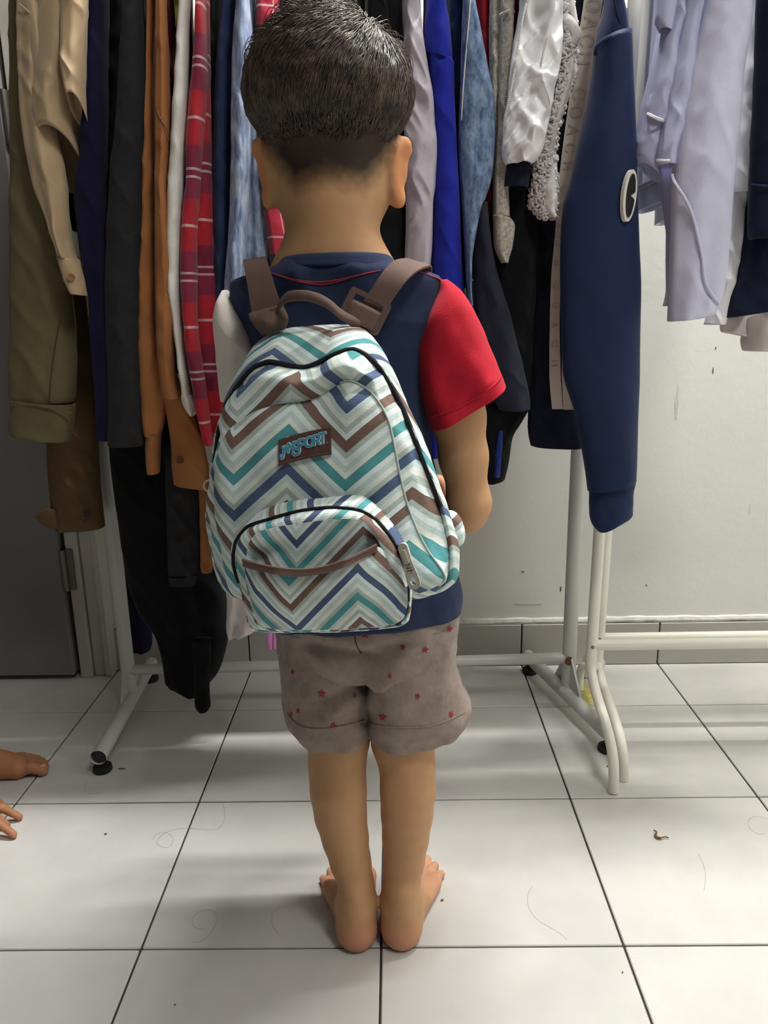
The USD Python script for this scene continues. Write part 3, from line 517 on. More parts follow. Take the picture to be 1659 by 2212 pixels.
# navy track jacket with lettered tape
t = garment('track_jacket', 'navy track jacket with beige lettered tape and a white oval sleeve badge', 'jacket', [
    ('sleeve', F_navy, [(96, 1285, 1362, -26), (120, 1284, 1363, -22), (200, 1274, 1367), (300, 1252, 1372), (400, 1229, 1375), (440, 1217, 1376), (520, 1212, 1379), (620, 1211, 1383), (800, 1216, 1381), (900, 1244, 1377), (1000, 1262, 1374), (1060, 1270, 1372, -22)], 0.375, 0.046, dict(fold=(0.05, 2), noise=(0.005, 7), crease=(0.0015, 10))),
    ('shoulder', F_navy, [(-220, 1316, 1332), (0, 1309, 1341), (40, 1301, 1350), (90, 1288, 1358, -18), (118, 1285, 1362, -46)], 0.38, 0.040, dict(nal=24, fold=(0.04, 2), noise=(0.004, 8))),
    ('cuff', F_navy, [(1046, 1271, 1374, -12), (1070, 1273, 1367, -6), (1112, 1274, 1366, -4), (1132, 1279, 1362, -16), (1146, 1290, 1334, -18)], 0.375, 0.034, dict(nal=18, fold=(0.03, 3), noise=(0.003, 9))),
    ('front_panel', F_navyd, [(-220, 1236, 1318), (0, 1226, 1312), (200, 1196, 1292), (480, 1160, 1240), (700, 1144, 1240), (820, 1142, 1246), (900, 1141, 1250), (934, 1141, 1256), (962, 1146, 1258, 4)], 0.455, 0.035, dict(fold=(0.04, 3)))], (F_navyd, 1270, 0.055, 0.58, dict(top=1.3726)))
tl = [(-220, 1278, 1318), (0, 1262, 1302), (100, 1246, 1286), (200, 1232, 1272), (300, 1218, 1251), (400, 1207, 1231), (500, 1200, 1213), (600, 1191, 1211), (700, 1188, 1209), (800, 1187, 1211), (884, 1193, 1216)]
def strip(rows, Y, th, n=60):
    ys = np.linspace(rows[0][0], rows[-1][0], n); a = np.array(rows, float)
    L = np.array([P(PchipInterpolator(a[:, 0], a[:, 1])(y), y, Y) for y in ys]); R = np.array([P(PchipInterpolator(a[:, 0], a[:, 2])(y), y, Y) for y in ys])
    return ribbon(L, R, (0, th, 0))
def ribbon(L, R, th, bow=0.0):
    L, R, th = np.asarray(L), np.asarray(R), np.broadcast_to(np.asarray(th, float), np.asarray(L).shape)
    n = len(L); V = np.vstack([L, R, R + th, L + th]); F = []
    for i in range(n - 1):
        for k in range(4):
            a, b = k * n + i, ((k + 1) % 4) * n + i; F += [(a, b, b + 1), (a, b + 1, a + 1)]
    F += [(0, n, 2 * n), (0, 2 * n, 3 * n), (n - 1, 3 * n - 1, 2 * n - 1), (n - 1, 4 * n - 1, 3 * n - 1)]
    m = trimesh.Trimesh(V, np.array(F), process=False); 
    return m if m.volume > 0 else trimesh.Trimesh(V, np.array(F)[:, ::-1], process=False)
part(t, 'tape', strip(tl, 0.410, 0.003), F_tape, 30, label='beige tape with raised lettering')
part(t, 'tape', strip([(640, 1214, 1218), (700, 1214, 1226), (800, 1214, 1236), (885, 1217, 1246)], 0.412, 0.003), F_tape, 30)
part(t, 'tape', strip([(-220, 1322, 1330), (0, 1306, 1313), (120, 1278, 1284), (240, 1264, 1268)], 0.408, 0.003), F_tape, 30)
F_emb = fabric('raised_tape_letters', (190, 177, 165), 0.45, 0.03, 30, sheen=0.2)
ta = np.array(tl, float)
def tape_x(y): return (np.interp(y, ta[:, 0], ta[:, 1]) + np.interp(y, ta[:, 0], ta[:, 2])) / 2, np.interp(y, ta[:, 0], ta[:, 2]) - np.interp(y, ta[:, 0], ta[:, 1])
def emboss(parent, word, y0, step):
    for k, ch in enumerate(word):
        y = y0 + k * step; xc, wd = tape_x(y); x2, _ = tape_x(y + 20)
        c = P(xc, y, 0.4097); d = P(x2, y + 20, 0.4097) - c; d /= np.linalg.norm(d); h = min(wd, 40) * 0.68 * 0.00069
        m = meshkit.text_mesh(ch, h, 0.0009); m.apply_translation((-m.bounds[:, 0].mean(), -m.bounds[:, 1].mean(), 0))
        up = np.cross([0, -1, 0], d); M4 = np.eye(4); M4[:3, 0] = d; M4[:3, 1] = np.cross([0, -1.0, 0], d); M4[:3, 2] = (0, -1, 0); M4[:3, 3] = c
        m.apply_transform(M4); part(parent, 'tape_letter', m, F_emb, False)
emboss(t, 'OACH', 12, 38); emboss(t, 'COACH', 204, 38.5); emboss(t, 'COACH', 408, 40); emboss(t, 'COACH', 618, 42)
# sleeve badge: white rim, black lobes
bc = P(1359, 423, 0.3275); ang = math.radians(30); bx_ = np.array([math.cos(ang), math.sin(ang), 0.0]); bz = np.array([0.06, 0, 1.0]); bz /= np.linalg.norm(bz); bn = np.cross(bx_, bz)
def plate(poly, d0, d1):
    ms = [trimesh.creation.extrude_polygon(g, d1 - d0) for g in getattr(poly, 'geoms', [poly])]; m = cat(ms)
    M4 = np.eye(4); M4[:3, 0], M4[:3, 1], M4[:3, 2] = bx_, bz, bn; M4[:3, 3] = bc + bn * d0; m.apply_transform(M4); return m
ov = affinity.scale(Point(0, 0).buffer(1, 40), 0.0120, 0.0330)
lobe = affinity.scale(Point(0, 0).buffer(1, 32), 0.0074, 0.0275).difference(Polygon([(0.0085, 0.006), (0.0008, 0.0), (0.0085, -0.006), (0.02, 0)])).difference(Point(0.002, 0).buffer(0.0018))
part(t, 'badge', plate(ov, -0.004, 0.002), plain('badge_white', (226, 222, 212), 0.5), 30, label='white oval badge on the sleeve')
part(t, 'badge_emblem', plate(lobe, 0.002, 0.0035), plain('badge_black', (20, 20, 22), 0.5), 30, label='black rounded letter C on the badge')
stitch(t, [P(1286, 118, 0.352), P(1298, 92, 0.338), P(1320, 78, 0.333), P(1345, 74, 0.345), P(1360, 82, 0.362)], F_navy, 0.0022)
stitch(t, [P(1326, 0, 0.3395), P(1336, 40, 0.339), P(1346, 74, 0.343)], F_navyd, 0.0012)
stitch(t, [P(1306, 1062, 0.337), P(1318, 1050, 0.336), P(1340, 1040, 0.336), P(1372, 1036, 0.352)], F_navy, 0.0018)

# low garments at the left of the rack
garment('trousers', 'dark blue long trousers hanging beside the left rack post', 'trousers', [
    ('leg', F_ink, [(700, 240, 290), (960, 246, 292), (1100, 254, 300), (1200, 261, 310), (1320, 272, 322), (1385, 280, 328), (1404, 288, 324)], 0.665, 0.028, {})], (F_ink, 262, 0.03, 0.75))
garment('dress', 'long black dress reaching lowest, with a trailing tie', 'dress', [
    ('skirt', F_black2, [(880, 236, 400), (972, 238, 424), (1100, 252, 470), (1230, 270, 480), (1320, 300, 494), (1372, 338, 495), (1420, 350, 484), (1455, 356, 470), (1476, 362, 452), (1490, 396, 450)], 0.518, 0.045, dict(fold=(0.10, 6), nal=60)),
    ('tie', F_black2, [(1380, 416, 456), (1450, 418, 454), (1500, 420, 453), (1524, 421, 455), (1534, 426, 450)], 0.45, 0.012, dict(nal=20))], (F_black2, 330, 0.09, 0.55))
t = garment('leggings', 'charcoal leggings with a stitched hem, in front of the long black dress', 'leggings', [
    ('leg', F_char, [(960, 356, 424), (1050, 358, 426), (1150, 361, 429), (1230, 363, 428), (1264, 366, 420)], 0.455, 0.013, dict(fold=(0.04, 2), noise=(0.004, 8)))], (F_black2, 390, 0.03, 0.75))
stitch(t, [P(363, 1246, 0.445), P(395, 1248, 0.441), P(428, 1240, 0.445)], F_black2, 0.0013)
garment('scarf', 'rust cloth scarf end hanging low beside the backpack', 'scarf', [('cloth', F_rust, [(1000, 428, 452), (1080, 430, 454), (1160, 432, 456), (1220, 432, 460), (1235, 434, 458)], 0.46, 0.012, {})], (F_rust, 440, 0.014, 0.7))
garment('skirt', 'white cotton skirt hem peeping out below the left of the backpack', 'skirt', [('cloth', F_pale, [(900, 480, 560), (1100, 486, 580), (1240, 490, 585), (1330, 490, 575, 0), (1360, 490, 560, -6), (1374, 493, 545, -14)], 0.42, 0.035, dict(fold=(0.25, 5)))], (F_pale, 530, 0.03, 0.7))
t = garment('nightdress', 'pink satin strap ends showing under the backpack', 'nightdress', [('strap', F_pink, [(1200, 578, 590), (1340, 577, 590), (1385, 575, 588), (1402, 577, 587)], 0.40, 0.005, dict(nal=24)),
    ('strap', F_pink, [(1200, 588, 602), (1340, 588, 600), (1385, 587, 599), (1400, 588, 598)], 0.405, 0.005, dict(nal=24))], (F_pink, 588, 0.014, 0.7))

hang_all(-0.7, 0.5, (xa, xb))
# clothes on the cream rack
S2 = dict(yc=0.53, hd=0.115, top=1.320)
t = garment('t_shirt', 'lavender-grey short-sleeved tee at the left end of the cream rack', 't-shirt', [
    ('sleeve', F_lav, [(-220, 1432, 1468), (0, 1420, 1462), (30, 1418, 1458), (52, 1416, 1452, 8), (62, 1424, 1450, 8)], 0.34, 0.022, dict(fold=(0.08, 2), nal=20)),
    ('lower_sleeve', F_lav, [(20, 1430, 1460), (60, 1424, 1458), (120, 1412, 1450), (200, 1396, 1440), (280, 1380, 1430), (322, 1371, 1424), (340, 1369, 1424, 14), (352, 1380, 1428, 40)], 0.365, 0.032, dict(fold=(0.08, 3)))], (F_lav, 1440, 0.03, 0.95, S2))
t = garment('t_shirt', 'grey lavender tee with white sleeve hems, second on the cream rack', 't-shirt', [
    ('sleeve', F_lav, [(-220, 1466, 1490), (0, 1456, 1486), (100, 1430, 1470), (200, 1408, 1454), (244, 1398, 1442, 16), (256, 1398, 1441, 14)], 0.345, 0.026, dict(fold=(0.1, 3))),
    ('sleeve', F_lav, [(-220, 1488, 1520), (0, 1480, 1516), (150, 1450, 1500), (260, 1432, 1480), (345, 1418, 1462, -2), (358, 1418, 1460)], 0.335, 0.026, dict(fold=(0.1, 3))),
    ('front_panel', F_lav, [(340, 1416, 1500), (390, 1424, 1500), (430, 1430, 1500), (520, 1440, 1510), (620, 1440, 1500), (660, 1434, 1470)], 0.385, 0.03, dict(fold=(0.16, 4)))], (F_lav, 1480, 0.03, 0.92, S2))
for a, b, yl, yr_ in ((1398, 1442, 246, 262), (1418, 1461, 346, 344)):
    stitch(t, [P(a + 1, yl, 0.335 if yl < 300 else 0.325), P((a + b) / 2, (yl + yr_) / 2 + 2, 0.316 if yl < 300 else 0.306), P(b, yr_, 0.335 if yl < 300 else 0.325)], F_shirtw, 0.0022)
t = garment('t_shirt', 'thin grey-lilac tee with a slanting rolled hem, largest on the cream rack', 't-shirt', [
    ('front_panel', F_lavw, [(-220, 1536, 1640), (0, 1522, 1628), (100, 1500, 1614), (200, 1478, 1601), (300, 1464, 1592), (380, 1454, 1584), (440, 1452, 1580), (500, 1450, 1576), (600, 1447, 1566), (650, 1445, 1556), (680, 1444, 1540), (694, 1444, 1522, -10)], 0.33, 0.035, dict(fold=(0.10, 4), noise=(0.016, 10), nal=70, seg=44))], (F_lavw, 1540, 0.03, 0.9, S2))
part(t, 'hem_roll', tube(curve([P(1452, 378, 0.31), P(1462, 402, 0.297), P(1480, 430, 0.293), P(1497, 470, 0.291), P(1508, 515, 0.291), P(1517, 560, 0.292), P(1524, 610, 0.293), P(1540, 640, 0.297), P(1553, 655, 0.304)], 50), 0.0022, 8), F_lavw)
garment('shirt', 'white cotton shirt behind the grey-lilac tee', 'shirt', [
    ('sleeve', F_shirtw, [(-220, 1620, 1646), (0, 1616, 1642), (100, 1606, 1638), (200, 1598, 1632), (300, 1590, 1627), (405, 1582, 1621, 0), (416, 1583, 1620)], 0.36, 0.026, dict(fold=(0.06, 2))),
    ('body_panel', F_shirtw, [(380, 1560, 1610), (430, 1560, 1607), (520, 1560, 1601), (620, 1546, 1580), (680, 1530, 1566), (700, 1524, 1562)], 0.38, 0.03, dict(fold=(0.1, 3)))], (F_shirtw, 1605, 0.03, 0.9, S2))
t = garment('denim_jacket', 'midnight navy denim jacket at the right edge', 'jacket', [
    ('sleeve', F_midn, [(-220, 1650, 1730), (0, 1640, 1730), (200, 1632, 1730), (400, 1620, 1730), (480, 1618, 1730), (515, 1624, 1730)], 0.33, 0.04, dict(fold=(0.05, 2))),
    ('front_panel', F_midn, [(300, 1618, 1740), (430, 1612, 1740), (500, 1604, 1740), (580, 1588, 1740), (640, 1572, 1740), (686, 1564, 1740, -30)], 0.37, 0.035, dict(fold=(0.05, 3)))], (F_midn, 1690, 0.05, 0.9, S2))
stitch(t, [P(1622, 398, 0.312), P(1640, 400, 0.299), P(1670, 402, 0.291)], F_indigo, 0.0014)
garment('blouse', 'pale pinkish blouse hem hanging lowest at the right edge', 'blouse', [('cloth', F_pale, [(560, 1560, 1700), (660, 1560, 1700), (690, 1558, 1612), (716, 1560, 1612, 10)], 0.40, 0.02, dict(fold=(0.1, 3))),
    ('cloth', F_pale, [(600, 1606, 1720), (700, 1606, 1720), (740, 1603, 1720), (757, 1606, 1720)], 0.415, 0.025, dict(fold=(0.2, 4)))], (F_pale, 1640, 0.03, 0.92, S2))
hang_all(0.35, 1.2, (0.403,))

# ------------------------------------------------------------------ bodies: signed distance prims -> one continuous mesh
def cone(a, b, ra, rb, k=0.012): return ('c', np.asarray(a, float), np.asarray(b, float), ra, rb, k)
def ell(c, r, R=None, k=0.012, sub=False): return ('s' if sub else 'e', np.asarray(c, float), np.asarray(r, float), np.eye(3) if R is None else R, k)
def rotz(a): c, s = math.cos(a), math.sin(a); return np.array([[c, -s, 0], [s, c, 0], [0, 0, 1.0]])
def rotx(a): c, s = math.cos(a), math.sin(a); return np.array([[1.0, 0, 0], [0, c, -s], [0, s, c]])
def roty(a): c, s = math.cos(a), math.sin(a); return np.array([[c, 0, s], [0, 1.0, 0], [-s, 0, c]])
def prim_d(p, X):
    if p[0] == 'c':
        _, a, b, ra, rb, k = p; ab = b - a; t = np.clip(((X - a) @ ab) / max(ab @ ab, 1e-12), 0, 1)
        return np.linalg.norm(X - a - t[:, None] * ab, axis=1) - (ra + (rb - ra) * t)
    _, c, r, R, k = p; q = (X - c) @ R; k0 = np.linalg.norm(q / r, axis=1); k1 = np.linalg.norm(q / r ** 2, axis=1)
    return k0 * (k0 - 1) / np.maximum(k1, 1e-9)
def bounds_of(p):
    if p[0] == 'c': m = max(p[3], p[4]); return np.minimum(p[1], p[2]) - m, np.maximum(p[1], p[2]) + m
    m = p[2].max(); return p[1] - m, p[1] + m
def sdf_mesh(prims, h, zmin=None, gr=None):
    lo = np.min([bounds_of(p)[0] for p in prims if p[0] != 's'], 0) - 4 * h; hi = np.max([bounds_of(p)[1] for p in prims if p[0] != 's'], 0) + 4 * h
    nb = 8; N = (np.ceil((hi - lo) / h / nb).astype(int)) * nb; vol = np.full(N, 1.0, np.float32)
    B = N // nb; bi = np.stack(np.meshgrid(*[np.arange(b) for b in B], indexing='ij'), -1).reshape(-1, 3); bc = lo + (bi * nb + (nb - 1) / 2) * h; bh = nb * h / 2
    off = np.stack(np.meshgrid(*[np.arange(nb)] * 3, indexing='ij'), -1).reshape(-1, 3)
    groups = gr if gr else [prims]
    def ev(X, sel=None): return np.min([ev1(X, sel, g) for g in groups], 0)
    def ev1(X, sel, ps):
        d = np.full(len(X), 1.0)
        for p in ps:
            l, u = bounds_of(p); m = np.all((X > l - 0.03 - (0 if sel is None else sel)) & (X < u + 0.03 + (0 if sel is None else sel)), axis=1)
            if not m.any(): continue
            e = prim_d(p, X[m]); k = p[-1]; a = d[m]
            if p[0] == 's':
                e = -e; hh = np.maximum(k - np.abs(a - e), 0) / k; d[m] = np.maximum(a, e) + hh * hh * k / 4
            else:
                hh = np.maximum(k - np.abs(a - e), 0) / k; d[m] = np.minimum(a, e) - hh * hh * k / 4
        if zmin is not None: d = np.maximum(d, zmin - X[:, 2])
        return d
    cd = ev(bc, bh); act = np.abs(cd) < bh * 1.75 + 0.012
    for s in np.flatnonzero(~act & (cd < 0)): vol[tuple(slice(i * nb, i * nb + nb) for i in bi[s])] = -1
    idx = np.flatnonzero(act)
    for ch in np.array_split(idx, max(1, len(idx) // 1500)):
        g = (bi[ch][:, None] * nb + off[None]).reshape(-1, 3); vol[g[:, 0], g[:, 1], g[:, 2]] = ev(lo + g * h)
    return nets(vol, lo, h)
def nets(vol, lo, h):
    S = vol < 0; n = vol.shape
    c8 = [(i, j, k) for i in (0, 1) for j in (0, 1) for k in (0, 1)]
    sl = lambda o: tuple(slice(o[a], n[a] - 1 + o[a]) for a in range(3))
    cnt = sum(S[sl(o)].astype(np.int8) for o in c8); cells = np.argwhere((cnt > 0) & (cnt < 8))
    vid = np.full([x - 1 for x in n], -1, np.int64); vid[tuple(cells.T)] = np.arange(len(cells))
    acc, num = np.zeros((len(cells), 3)), np.zeros(len(cells))
    for a in range(3):
        for o in c8:
            if o[a]: continue
            q = list(o); q[a] = 1
            v0 = vol[tuple((cells + o).T)]; v1 = vol[tuple((cells + q).T)]; m = (v0 < 0) != (v1 < 0)
            t = np.where(m, v0 / np.where(m, v0 - v1, 1), 0); pt = np.tile(np.array(o, float), (len(cells), 1)); pt[:, a] = t
            acc[m] += pt[m]; num += m
    V = lo + (cells + acc / num[:, None]) * h; F = []
    for a in range(3):
        b, c = (a + 1) % 3, (a + 2) % 3
        s0 = [slice(None)] * 3; s1 = [slice(None)] * 3; s0[a] = slice(0, n[a] - 1); s1[a] = slice(1, n[a])
        e = np.argwhere(S[tuple(s0)] != S[tuple(s1)]); e = e[(e[:, b] > 0) & (e[:, c] > 0) & (e[:, b] < n[b] - 1) & (e[:, c] < n[c] - 1)]
        fl_ = S[tuple(s0)][tuple(e.T)]
        q = []
        for db, dc in ((-1, -1), (0, -1), (0, 0), (-1, 0)):
            w = e.copy(); w[:, b] += db; w[:, c] += dc; q.append(vid[tuple(w.T)])
        q = np.stack(q, 1); q[~fl_] = q[~fl_][:, ::-1]; q = q[(q >= 0).all(1)]
        F += [q[:, [0, 1, 2]], q[:, [0, 2, 3]]]
    m = trimesh.Trimesh(V, np.vstack(F), process=False)
    from scipy.sparse import coo_matrix, diags
    e = m.edges_unique; n_ = len(V); A = coo_matrix((np.ones(2 * len(e)), (np.r_[e[:, 0], e[:, 1]], np.r_[e[:, 1], e[:, 0]])), (n_, n_)).tocsr()
    A = diags(1 / np.maximum(np.asarray(A.sum(1)).ravel(), 1)) @ A; X = V.copy()
    for k in range(6):
        X = X + 0.5 * (A @ X - X); X = X - 0.50 * (A @ X - X)
    return trimesh.Trimesh(V + np.clip(X - V, -0.8 * h, 0.8 * h), m.faces, process=False)

# ------------------------------------------------------------------ the boy
skin_nodes = {'p': ('principled_bsdf', {'roughness': 0.55, 'subsurface_weight': 0.12, 'subsurface_radius': (1.0, 0.35, 0.2), 'subsurface_scale': 0.004, 'specular_ior_level': 0.3}), 'a': ('attribute', {'attribute': 'tint'}),
              't': ('texture_coordinate', {}), 'n': ('noise_texture', {'scale': 60.0, 'detail': 4.0}), 'r': ('rgb_ramp', {'ramp': [(0.3, (0.93, 0.91, 0.9)), (0.7, (1, 1, 1))]}), 'x': ('mix_color', {'blend_type': 'multiply', 'fac': 1.0}),
              'n2': ('noise_texture', {'scale': 900.0}), 'b': ('bump', {'strength': 0.08, 'distance': 0.0005})}
M_skin = mat('skin', skin_nodes, [('t.object', 'n.vector'), ('n.fac', 'r.fac'), ('a.color', 'x.a'), ('r.color', 'x.b'), ('x.result', 'p.base_color'), ('t.object', 'n2.vector'), ('n2.fac', 'b.height'), ('b.normal', 'p.normal')])
SK = lin((192, 149, 109))
HC = P(711, 228, 0.085)                                # skull centre
def toes(side, heel, ball_m, ball_l, tips, rad):
    out = []
    for k in range(5):
        r0 = np.array(ball_m) + (np.array(ball_l) - ball_m) * (k / 4); tip = np.array(tips[k], float)
        mid = (r0 * 0.45 + tip * 0.55); mid[2] = rad[k] * 1.5 + 0.002; tip[2] = rad[k] * 0.95; r0[2] = 0.011
        out += [cone(r0, mid, rad[k] * 1.05, rad[k] * 0.9, 0.006), cone(mid, tip, rad[k] * 0.9, rad[k] * 0.95, 0.004)]
    return out
def leg_rows(rows, s):
    pr = []
    pts = [(P(x, y, Y), w * 0.5 * np.linalg.norm(P(x + 1, y, Y) - P(x, y, Y))) for y, x, w, Y in rows]
    for (a, ra), (b, rb) in zip(pts, pts[1:]): pr.append(cone(a, b, ra, rb, 0.010))
    return pr
def foot(s, heel, bm, bl, tips):
    heel = np.array(heel, float); bm = np.array(bm, float); bl = np.array(bl, float)
    ank = heel + [0.004 * s, 0.020, 0.046]
    fw = (bm + bl) / 2 - heel; fw[2] = 0; fw /= np.linalg.norm(fw)
    hc = heel + fw * 0.020
    pr = [ell(hc + [0, 0, 0.021], (0.0215, 0.024, 0.0225), None, 0.012), cone(hc + [0, 0, 0.018], bm + [0, 0, 0.015], 0.019, 0.0145, 0.016), cone(hc + [0, 0, 0.016], bl + [0, 0, 0.012], 0.0185, 0.0115, 0.016),
          cone(ank, (bm * 0.6 + bl * 0.4) + [0, 0, 0.017], 0.021, 0.0125, 0.018), cone(ank + [0, -0.012, 0.03], hc + [0, -0.006, 0.022], 0.0115, 0.016, 0.014),
          ell(ank + [0.018 * s, 0.004, 0.002], (0.0075, 0.009, 0.010), None, 0.012), ell(ank + [-0.0155 * s, 0.008, 0.006], (0.0075, 0.009, 0.010), None, 0.012)]
    return pr + toes(s, heel, bm, bl, tips, (0.0098, 0.0072, 0.0068, 0.0064, 0.0062))
left_leg = leg_rows([(1380, 712, 170, 0.07), (1500, 722, 150, 0.065), (1600, 731, 126, 0.055), (1655, 728, 117, 0.048), (1710, 731, 115, 0.036), (1760, 736, 106, 0.030), (1810, 746, 94, 0.027), (1860, 757, 82, 0.024), (1905, 768, 72, 0.021), (1945, 775, 70, 0.017)], -1)
right_leg = leg_rows([(1380, 885, 170, 0.07), (1500, 878, 150, 0.065), (1600, 870, 130, 0.055), (1655, 880, 114, 0.048), (1710, 881, 113, 0.036), (1760, 879, 105, 0.030), (1810, 876, 94, 0.027), (1860, 873, 82, 0.024), (1905, 868, 74, 0.021), (1945, 863, 70, 0.017)], 1)
hl = PZ(776, 2058, 0); hr = PZ(860, 2055, 0)
left_foot = foot(-1, hl, (-0.022, 0.108, 0), (-0.070, 0.088, 0), [(-0.026, 0.146, 0), (-0.046, 0.145, 0), (-0.060, 0.139, 0), (-0.073, 0.128, 0), (-0.0815, 0.113, 0)])
right_foot = foot(1, hr, (0.024, 0.116, 0), (0.070, 0.098, 0), [(0.028, 0.158, 0), (0.049, 0.157, 0), (0.0635, 0.150, 0), (0.074, 0.138, 0), (0.0815, 0.121, 0)])
torso = [ell(P(722, 700, 0.085), (0.085, 0.050, 0.10), None, 0.03), ell(P(745, 1000, 0.085), (0.080, 0.058, 0.14), None, 0.04), ell(P(790, 1330, 0.075), (0.082, 0.058, 0.075), None, 0.04), cone(P(590, 690, 0.095), P(870, 680, 0.065), 0.030, 0.030, 0.03)]
neck = [cone(P(714, 430, 0.075), P(722, 570, 0.084), 0.046, 0.047, 0.03), cone(P(722, 590, 0.085), P(640, 670, 0.095), 0.034, 0.028, 0.03), cone(P(722, 590, 0.085), P(820, 665, 0.075), 0.034, 0.028, 0.03)]
head = [ell(HC, (0.073, 0.090, 0.081), None, 0.02), ell(HC + [0.002, 0.030, -0.062], (0.060, 0.058, 0.052), None, 0.03), ell(HC + [0, 0.012, -0.075], (0.058, 0.050, 0.045), None, 0.03),
        ell(HC + [0.002, 0.078, -0.100], (0.018, 0.014, 0.014), None, 0.02), cone(HC + [0.002, 0.088, -0.022], HC + [0.002, 0.100, -0.046], 0.005, 0.0095, 0.010), ell(HC + [-0.007, 0.094, -0.050], (0.006, 0.006, 0.005), None, 0.006), ell(HC + [0.011, 0.094, -0.050], (0.006, 0.006, 0.005), None, 0.006),
        cone(HC + [-0.012, 0.088, -0.070], HC + [0.016, 0.088, -0.070], 0.0045, 0.0045, 0.006), cone(HC + [-0.010, 0.087, -0.077], HC + [0.014, 0.087, -0.077], 0.005, 0.005, 0.006),
        ell(HC + [-0.030, 0.086, -0.018], (0.012, 0.006, 0.008), None, 0.01, True), ell(HC + [0.034, 0.086, -0.018], (0.012, 0.006, 0.008), None, 0.01, True)]
ears = []
for s, (px, py) in ((-1, (574, 372)), (1, (862, 370))):
    c = P(px, py, 0.082)
    R = rotz(-s * 0.62) @ roty(s * 0.16)
    # rim of the ear as a chain of small cones, plus a thin shell
    o = lambda u, w: c + R @ np.array([0, -u, w])
    rim = [o(-0.012, 0.022), o(-0.004, 0.0275), o(0.005, 0.027), o(0.012, 0.020), o(0.0145, 0.008), o(0.0135, -0.004), o(0.009, -0.016), o(0.002, -0.026), o(-0.007, -0.031)]
    for a, b in zip(rim, rim[1:]): ears.append(cone(a, b, 0.0040, 0.0040, 0.007))
    ears.append(ell(c + R @ np.array([0, 0.001, 0.001]), (0.0046, 0.0135, 0.0255), R, 0.010))
    ears.append(ell(c + R @ np.array([0, 0.004, -0.026]), (0.0055, 0.009, 0.009), R, 0.006))
def hand(w, palm_dir, across, normal, s=1.0, curl=0.5, spread=0.2, k=0.004, thumb=1):
    """palm and five fingers from wrist w; curl bends the joints towards -normal"""
    d = np.asarray(palm_dir, float); d /= np.linalg.norm(d); a = np.asarray(across, float); a -= d * (a @ d); a /= np.linalg.norm(a); n_ = np.cross(d, a)
    if n_ @ np.asarray(normal, float) < 0: n_ = -n_
    pr = [cone(w, w + d * 0.020 * s, 0.0165 * s, 0.0165 * s, 0.01)]
    for q in (-1, -0.33, 0.33, 1): pr.append(cone(w + d * 0.012 * s + a * q * 0.008 * s, w + d * 0.042 * s + a * q * 0.0165 * s, 0.011 * s, 0.0085 * s, 0.008))
    for q, L in ((-1, 0.034), (-0.33, 0.038), (0.33, 0.040), (1, 0.030)):
        p = w + d * 0.042 * s + a * q * 0.0165 * s; th = curl * 0.35
        for j, f in enumerate((0.45, 0.32, 0.26)):
            dd = (d + a * q * spread * 0.5) * math.cos(th) - n_ * math.sin(th); dd /= np.linalg.norm(dd); e = p + dd * L * f * s
            pr.append(cone(p, e, (0.0066 - 0.0006 * j) * s, (0.0062 - 0.0007 * j) * s, k)); p = e; th += curl
    p = w + d * 0.010 * s + a * thumb * 0.016 * s
    for j, (f, tt) in enumerate(((0.020, 0.9), (0.016, 0.55), (0.013, 0.3))):
        dd = d * math.cos(tt) + a * thumb * math.sin(tt) - n_ * 0.35 * curl; dd /= np.linalg.norm(dd); e = p + dd * f * s; pr.append(cone(p, e, (0.0082 - 0.001 * j) * s, (0.0074 - 0.001 * j) * s, k)); p = e
    return pr
wr = P(998, 1098, 0.160); wl = P(640, 1100, 0.205)
arms = [cone(P(950, 705, 0.06), P(990, 900, 0.055), 0.031, 0.0275, 0.015), cone(P(990, 900, 0.055), P(1001, 985, 0.055), 0.0275, 0.0255, 0.015), cone(P(1001, 985, 0.055), P(1012, 1080, 0.058), 0.0255, 0.0225, 0.012), ell(P(1016, 1098, 0.048), (0.016, 0.016, 0.017), None, 0.014),
        cone(P(1013, 1088, 0.062), P(1009, 1105, 0.105), 0.0235, 0.0225, 0.014), cone(P(1009, 1105, 0.105), wr, 0.0225, 0.0155, 0.014),
        cone(P(530, 705, 0.105), P(536, 1000, 0.115), 0.026, 0.0215, 0.012), cone(P(536, 1000, 0.115), P(560, 1080, 0.17), 0.0215, 0.020, 0.012), cone(P(560, 1080, 0.17), wl, 0.020, 0.0145, 0.012)]
arms += hand(wr, (-0.50, 0.30, 0.30), (0.1, 0.3, -1), (1, 0.6, 0), 1.0, 0.55, 0.15, 0.003, 1) + hand(wl, (0.8, 0.35, 0.1), (0, 0.3, -1), (-0.3, 1, 0), 1.0, 0.5, 0.15, 0.003, -1)
boy = thing('person', 'barefoot boy seen from behind in a navy tee with one red sleeve and star-print shorts', 'person', (0.0, 0.06, 0.0))
_up, _ll, _rl = torso + neck + head + ears + arms, left_leg + left_foot, right_leg + right_foot
bm = sdf_mesh(_up + _ll + _rl, 0.0026, zmin=0.0005, gr=[_up, _ll, _rl])
V = bm.vertices
tint = np.tile(SK, (len(V), 1))
def blend(mask, col, amt=1.0):
    m = np.clip(mask, 0, 1)[:, None] * amt; tint[:] = tint * (1 - m) + np.asarray(col) * m
near = lambda c, r: np.clip(1 - np.linalg.norm(V - c, axis=1) / r, 0, 1)
for h_ in (hl, hr): blend(near(h_ + np.array([0, 0.012, 0.014]), 0.04) * 1.4, lin((214, 142, 122)), 0.75)
blend(near(P(789, 2008, -0.005), 0.006) * 2, lin((150, 70, 60)), 0.7); blend(near(P(783, 1990, -0.004), 0.014) * 1.3, lin((205, 120, 108)), 0.5)
